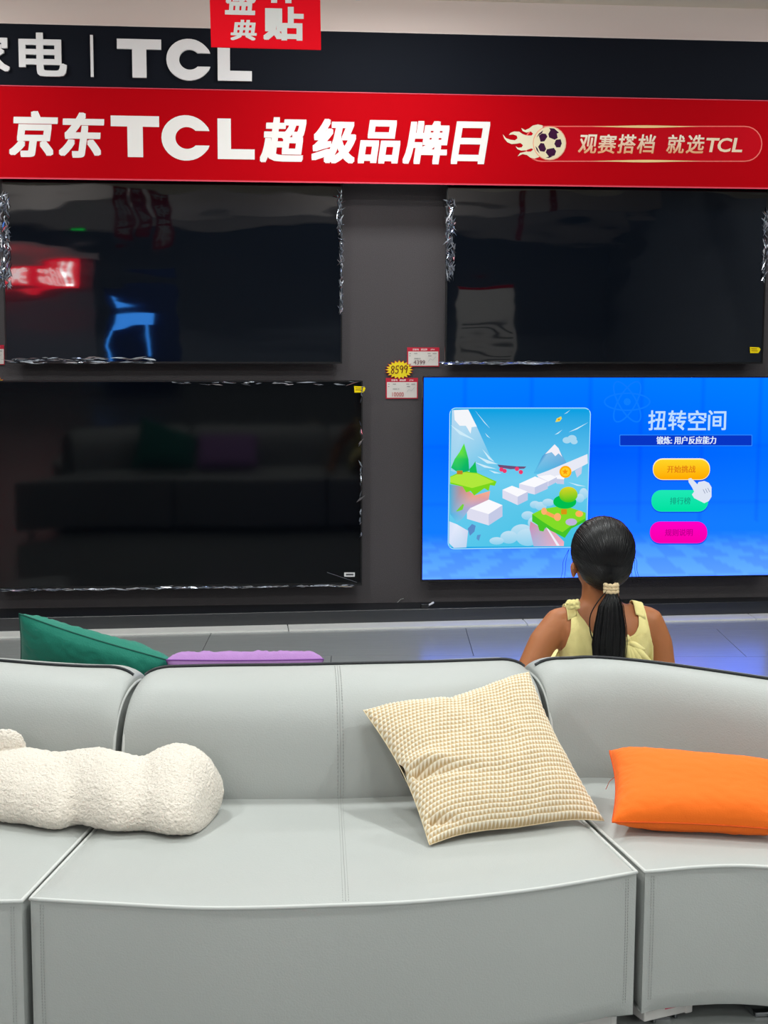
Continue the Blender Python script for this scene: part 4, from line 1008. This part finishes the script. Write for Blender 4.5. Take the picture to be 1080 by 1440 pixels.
for v in me.vertices:   # comb the cap: fine ridges running to the tie
    d = v.co - tie; a = math.atan2(d.x, d.z)
    v.co += v.normal * (.0013 * noise.noise(Vector((a * 22, d.length * 3, 0))))
hair = bpy.data.objects.new('hair', me); COL.objects.link(hair); me.materials.append(hm); hair.parent = girl; hair.matrix_parent_inverse = PM(girl).inverted()
# ponytail
tl = [tie + Vector((0, -.004, .0)), tie + Vector((0, -.016, -.018)), Vector((1.092, 4.184, .800)), Vector((1.090, 4.178, .740)), Vector((1.089, 4.180, .690)), Vector((1.092, 4.186, .635)), Vector((1.095, 4.19, .585)), Vector((1.096, 4.195, .54))]
tr = [.014, .017, .034, .044, .047, .042, .030, .010]
mb = MB()
def tailf(u, v):
    c = cat_rom(tl, u); x = u * 7; i = min(6, int(x)); r = tr[i] + (tr[i + 1] - tr[i]) * (x - i); a = 2 * math.pi * v
    r *= 1 + .05 * noise.noise(Vector((math.cos(a) * 8, math.sin(a) * 8, u * 2))) + .03 * math.sin(a * 17 + u * 2)
    return c + Vector((math.cos(a) * r, math.sin(a) * r * .45, 0))
mb.grid(tailf, 60, 120, closev=True); mb.build('ponytail', hm2, girl, smooth=True)
st = MB(); rnd = random.Random(11)
for q in range(26):
    a = rnd.uniform(0, 2 * math.pi); ph = rnd.uniform(.2, .9); pts = []
    for i in range(8):
        u = i / 7; p = Vector(tailf(min(1, u * .98), a / (2 * math.pi))); p += Vector((math.cos(a) * .004 * math.sin(u * 3.1), -.001, 0)); pts.append(p)
    st.tube(pts, .0006, 4)
P = [Vector((1.080, 4.19, .842)), Vector((1.052, 4.188, .808)), Vector((1.034, 4.186, .770)), Vector((1.038, 4.185, .720)), Vector((1.060, 4.186, .68))]
st.tube([cat_rom(P, i / 16) for i in range(17)], .0018, 5)
for s_, xs in ((-1, (.0, .008)), (1, (.0, .010, .016))):
    for dx in xs:
        P = [Vector((hx + s_ * .088, hy + .02, hz + .015)), Vector((hx + s_ * (.096 + dx), hy + .02, hz - .02)), Vector((hx + s_ * (.098 + dx), hy + .018, hz - .05)), Vector((hx + s_ * (.102 + dx * 1.6), hy + .02, hz - .085))]
        st.tube([cat_rom(P, i / 12) for i in range(13)], .0006, 4)
tag(st.build('stray_strands', hm2, girl), kind='stuff')
M['scr'] = mat('beige_scrunchie', (226, 202, 160), .85, bump=(400, .4))
mb = MB()
for q, dz in enumerate((.010, .001, -.008)):
    mb.tube([tie + Vector((math.cos(a) * .0175, math.sin(a) * .012 - .006, dz + .0016 * math.sin(a * 9 + q))) for a in [2 * math.pi * i / 40 for i in range(40)]], .0055, 8, closed=True)
mb.build('hair_tie', M['scr'], girl, smooth=True)
# face details
M['eye'] = mat('dark_eye', (24, 16, 12), .2); M['lip'] = mat('lip', (170, 80, 74), .5)
for s_ in (-1, 1):
    MB().ell((hx + s_ * .030, hy + .083, hz + .002), (.013, .008, .007), 12, 8).build('eye', M['eye'], girl, smooth=True)
    MB().tube([(hx + s_ * .018, hy + .088, hz + .020), (hx + s_ * .032, hy + .086, hz + .025), (hx + s_ * .046, hy + .079, hz + .020)], .0022, 6).build('eyebrow', M['eye'], girl)
MB().ell((hx, hy + .096, hz - .055), (.018, .006, .006), 12, 8).build('mouth', M['lip'], girl, smooth=True)
# dress
M['dress'] = mat('pale_yellow_cotton', (238, 224, 150), .85, bump=(35, .35, 5), sheen=.2)
def lerpL(L, z):
    for (x0, z0), (x1, z1) in zip(L, L[1:]):
        if z1 <= z <= z0 or z0 <= z <= z1: return x0 + (x1 - x0) * ((z - z0) / (z1 - z0) if z1 != z0 else 0)
    return L[0][0] if abs(z - L[0][1]) < abs(z - L[-1][1]) else L[-1][0]
LO = [(.988, .782), (1.000, .749), (.997, .718), (.985, .669), (.968, .635), (.962, .60), (.978, .52), (.962, .44)]
LI = [(1.015, .784), (1.024, .759), (1.037, .743), (1.055, .712), (1.095, .688)]
RO = [(1.217, .780), (1.222, .744), (1.230, .702), (1.243, .665), (1.245, .648), (1.247, .613), (1.235, .52), (1.25, .44)]
RI = [(1.187, .784), (1.197, .757), (1.192, .728), (1.175, .704), (1.095, .688)]
def proj(x, z, back=True):
    d = 1 if back else -1
    hit = bvh.ray_cast(Vector((x, 4.31 - d * .5, z)), Vector((0, d, 0)))
    return hit[0], hit[1]
def panel(back, rows, la, lb, n, out=.006):
    vs = []; ny = Vector((0, -1 if back else 1, 0))
    for z in rows:
        xa, xb = lerpL(la, z), lerpL(lb, z); last = None; row = []
        for i in range(n):
            x = xa + (xb - xa) * i / (n - 1)
            h, nr = proj(x, z, back)
            row.append((x, h, nr))
        ok = [r for r in row if r[1] is not None and abs(r[1].y - 4.31) < .16]
        for x, h, nr in row:
            if h is None or abs(h.y - 4.31) >= .16:
                q = min(ok, key=lambda r: abs(r[0] - x)) if ok else None
                y = q[1].y + (.012 if back else -.012) if q else 4.31; p = Vector((x, y, z))
            else: p = h + Vector((nr.x * .5, nr.y, nr.z * .6)) * out
            fold = .0016 * math.sin(x * 190 + 9 * noise.noise(Vector((x * 8, z * 5, 3)))) * (1 if z < .7 else .3)
            vs.append(p + ny * fold)
    m_ = len(rows); fs = [(r * n + i, r * n + i + 1, (r + 1) * n + i + 1, (r + 1) * n + i) for r in range(m_ - 1) for i in range(n - 1)]
    if not back: fs = [f_[::-1] for f_ in fs]
    return vs, fs
dm = MB()
for back in (True, False):
    rows = [.44 + (.779 - .44) * i / 62 for i in range(63)]
    dm.add(*panel(back, rows, LO, LI + [(1.095, .44)], 34)); dm.add(*panel(back, rows, RI + [(1.095, .44)], RO, 34) if True else None)
dr = dm.build('dress', M['dress'], girl, smooth=True)
md = dr.modifiers.new('thick', 'SOLIDIFY'); md.thickness = .003; md.offset = -1
# strap tops over the shoulders
for xa, xb in ((.990, 1.016), (1.188, 1.217)):
    mb = MB()
    def sf(u, v):
        x = xa + (xb - xa) * v; y = 4.27 + .09 * u
        h = bvh.ray_cast(Vector((x, y, .9)), Vector((0, 0, -1)))[0]
        return Vector((x, y, (h.z if h and h.z < .83 else .775) + .006))
    mb.grid(sf, 20, 8)
    s2 = mb.build('shoulder_strap', M['dress'], girl, smooth=True); md = s2.modifiers.new('thick', 'SOLIDIFY'); md.thickness = .003
# skirt lap
mb = MB()
def skirt(u, v):
    a = math.pi * v; y = 4.36 + .30 * u; rx = .168 + .006 * math.sin(v * 40); x = GX + rx * math.cos(a); z = .445 + (.150 - .012 * u) * max(0, math.sin(a)) ** .32 + .004 * math.sin(v * 60)
    return (x, y, z)
mb.grid(skirt, 20, 80); s3 = mb.build('skirt', M['dress'], girl, smooth=True); md = s3.modifiers.new('thick', 'SOLIDIFY'); md.thickness = .003
# knotted bow at the left shoulder and gathered tie at the back
def knot(mb, c, n, r, sz, rnd, dirs):
    c = Vector(c)
    for d, L, w0 in dirs:
        d = Vector(d).normalized(); P = [c, c + d * L * .35 + Vector((0, -.012, .004)), c + d * L * .7 + Vector((0, -.010, 0)), c + d * L]
        mb.tube([cat_rom(P, i / 12) for i in range(13)], [w0 * (.5 + .7 * math.sin(math.pi * min(1, .15 + .85 * i / 12))) for i in range(13)], 10)
mb = MB(); c = Vector((1.001, 4.258, .790))
for (dx, dz, rx, rz) in ((-.008, .008, .013, .010), (.009, .009, .012, .009), (.002, .000, .012, .012), (-.010, -.004, .010, .008), (.012, -.003, .009, .009)):
    mb.ell(c + Vector((dx, 0, dz)), (rx, .012, rz), 14, 10)
bw_ = bpy.data.objects.new('shoulder_bow', voxel(mb, 'shoulder_bow', .0028, 2)); COL.objects.link(bw_); bw_.data.materials.append(M['dress']); bw_.parent = girl; bw_.matrix_parent_inverse = PM(girl).inverted()
for v in bw_.data.vertices: v.co += v.normal * .0028 * noise.noise(v.co * 160)
yb_ = (proj(1.165, .66)[0] or Vector((0, 4.23, 0))).y
mb = MB(); c = (1.145, yb_ - .026, .690)
knot(mb, c, 0, 0, 0, rnd, [((.15, -.22, -1), .065, .0085), ((.42, -.22, -1), .072, .009), ((.7, -.22, -.9), .080, .0095), ((1.0, -.22, -.75), .085, .009), ((-.25, -.22, -1), .055, .006), ((-.55, -.1, -.8), .050, .006), ((1, -.22, -.35), .055, .008), ((-.4, 0, .6), .028, .006), ((.2, 0, .8), .022, .006)])
mb.ell((1.145, yb_ - .032, .690), (.013, .012, .012), 14, 10); mb.build('back_tie', M['dress'], girl, smooth=True)

# ---------------------------------------------------------------- ceiling lamps, and spotlights added for the fascia
def lamp(x, y, sx, sy, pw, z=3.108, label='square white ceiling light panel', grp='ceiling lights'):
    t = empty('ceiling_light', (x, y, z), label, 'light', grp)
    fr = MB(); fr.box(x - sx / 2 - .02, x + sx / 2 + .02, y - sy / 2 - .02, y + sy / 2 + .02, z - .012, z); fr.build('frame', M['letter'], t)
    em = bpy.data.materials.get('lamp_glow') or mat('lamp_glow', (245, 250, 255), .5, emit=6)
    MB().box(x - sx / 2, x + sx / 2, y - sy / 2, y + sy / 2, z - .016, z - .012).build('diffuser', em, t)
    L = bpy.data.lights.new('lamp', 'AREA'); L.shape = 'RECTANGLE'; L.size = sx; L.size_y = sy; L.energy = pw; L.color = (.96, 1, .985); L.spread = math.radians(178)
    o = bpy.data.objects.new('lamp', L); COL.objects.link(o); o.location = (0, 0, -.02); o.parent = t
for l in LIGHTS: lamp(*l)
for x, y, z, pw in ADDED_SPOTS:  # invented fittings, put in to wash the fascia and plaster band with light
    t = empty('added_fascia_spot', (x, y, 3.108), 'added unseen white spotlight that brightens the fascia wall', 'spotlight', 'added fascia spotlights')
    MB().tube([(x, y, 3.108), (x, y, z + .05)], .010, 8).build('stem', M['letter'], t)
    MB().tube([(x, y - .09, z + .03), (x, y + .04, z)], .042, 20, caps=True).build('head', M['letter'], t)
    L = bpy.data.lights.new('lamp', 'SPOT'); L.energy = pw * 3.2; L.spot_size = math.radians(120); L.spot_blend = .8; L.shadow_soft_size = .05; L.color = (1, .96, .93)
    o = bpy.data.objects.new('lamp', L); COL.objects.link(o); o.parent = t; o.location = (0, .06, z - 3.108); o.rotation_euler = (math.radians(92), 0, 0)
for l in ((-4, -6, 1.2, .3, 80), (0, -7, 1.2, .3, 80), (4, -6, 1.2, .3, 80), (-3, -11, 1.2, .3, 80), (3, -11, 1.2, .3, 80)): lamp(*l, z=4.4, label='long white hall ceiling light behind the viewer', grp='hall lights')

# ---------------------------------------------------------------- the shop behind the camera, seen only in the dark screens
t = empty('lit_booth_sign', (-3.4, -9, 2.2), 'glowing red brand sign reflected in the upper left television', 'sign')
M['rglow'] = mat('lit_red_sign', (255, 20, 50), .5, emit=5); M['wglow'] = mat('lit_white_letters', (255, 255, 255), .5, emit=6); M['bglow'] = mat('lit_blue_panel', (60, 150, 255), .5, emit=7); M['gglow'] = mat('lit_green_sign', (20, 255, 90), .5, emit=4)
def back_text(s, x0, x1, z0, z1, Y, m_, parent, bold=.01):
    vs, fs = text_mesh(s, bold, 0); xs = [v.x for v in vs]; ys = [v.y for v in vs]; ax, bx_, ay, by_ = min(xs), max(xs), min(ys), max(ys)
    MB().add([(x1 - (v.x - ax) / (bx_ - ax) * (x1 - x0), Y, z0 + (v.y - ay) / (by_ - ay) * (z1 - z0)) for v in vs], fs).build('lettering', m_, parent)
def refl(px, py, Y):   # where a reflection seen at that pixel stands in the room
    p = pY(px, py, 2 * (SY - .004) - Y); return p.x, p.z
xa, za = refl(-70, 402, -9); xb, zb_ = refl(108, 368, -9)
box('light_box', M['rglow'], t, xa, xb, -9.1, -9, za, zb_)
back_text('Midea', xb - .55, xb - .08, za + .12, za + .3, -8.99, M['wglow'], t); back_text('美的', xb - 1.3, xb - .7, za + .05, zb_ - .05, -8.99, M['wglow'], t, .02)
t = empty('display_booth', ((xa + xb) / 2, -9.5, FL), 'grey booth wall below the glowing red sign, seen mirrored', 'booth')
box('booth_wall', M['hall'], t, xa - 1, xb + .2, -9.4, -9.3, FL, zb_ + .1); box('booth_cap', M['letter'], t, xa - 1, xb + .3, -9.3, -9.1, zb_ + .02, zb_ + .25)
t = empty('lit_display_stand', (-1.6, -8, FL), 'blue glowing display stand reflected in the upper left television', 'display stand')
xa, z1_ = refl(155, 436, -8); xb, z0_ = refl(214, 456, -8)
box('header', M['bglow'], t, xa, xb, -8.05, -8, z0_, z1_)
xc, zc = refl(135, 512, -8)
MB().tube([(xa, -8, z0_), (xa - .05, -8, .8), (xc, -8, .4)], .02, 8).build('post', M['bglow'], t); MB().tube([(xb - .1, -8, z0_), (xb - .08, -8, .95)], .02, 8).build('post', M['bglow'], t)
box('back_panel', mat('navy_panel', (20, 40, 90), .5), t, xa - .1, xb + .4, -8.2, -8.1, FL, 2.0)
t = empty('exit_sign', (0, -12, 3), 'green lit exit sign seen mirrored in the upper left television', 'exit sign')
xa, za = refl(104, 323, -12); xb, zb_ = refl(120, 310, -12)
box('sign_body', M['bezel'], t, xa, xb, -12.1, -12, za, zb_); back_text('出口', xa + .02, xb - .02, za + .03, zb_ - .03, -11.99, M['gglow'], t, .02)
for q, (px, w_, y0, y1) in enumerate(((172, 22, 270, 335), (197, 18, 270, 330), (225, 24, 270, 345), (733, 9, 280, 325), (778, 10, 282, 300))):
    xa, za = refl(px - w_ / 2, y1, -5); xb, zb_ = refl(px + w_ / 2, y0, -5)
    t = empty('ceiling_banner', ((xa + xb) / 2, -5, za), 'red vertical banner hanging from the hall ceiling', 'banner', 'red hall banners')
    box('cloth', M['red'], t, xa, xb, -5.01, -5, za, 4.4)
    n_ = 3
    for i in range(n_): back_text('家电节'[i], xa + .03, xb - .03, za + .06 + i * (zb_ - za) / n_, za + .03 + (i + .85) * (zb_ - za) / n_, -4.99, M['white'], t, .02)
for q, (x0, x1) in enumerate(((-7, 8),)):
    for y, z0, h_ in ((-4.5, 3.9, .35), (-7.5, 3.7, .3), (-10, 3.6, .25), (-12.5, 3.4, .4), (-14.5, 3.1, .5)):
        struct(box('trim_%d' % (4 + int(-y)), M['white_wall'], None, x0, x1, y - .2, y, z0, z0 + h_))
xa, za = refl(640, 512, -4); xb, zb_ = refl(722, 396, -4)
t = empty('poster_board', ((xa + xb) / 2, -4, FL), 'printed poster board with a red header, seen mirrored', 'poster board')
box('board', M['card'], t, xa, xb, -4.03, -4, za - .8, zb_); box('header', M['red'], t, xa, xb, -3.999, -3.995, zb_ - .12, zb_)
for i in range(5): box('text_line', M['dkink'], t, xa + .05, xb - .05, -3.999, -3.996, za + i * .11, za + .03 + i * .11)
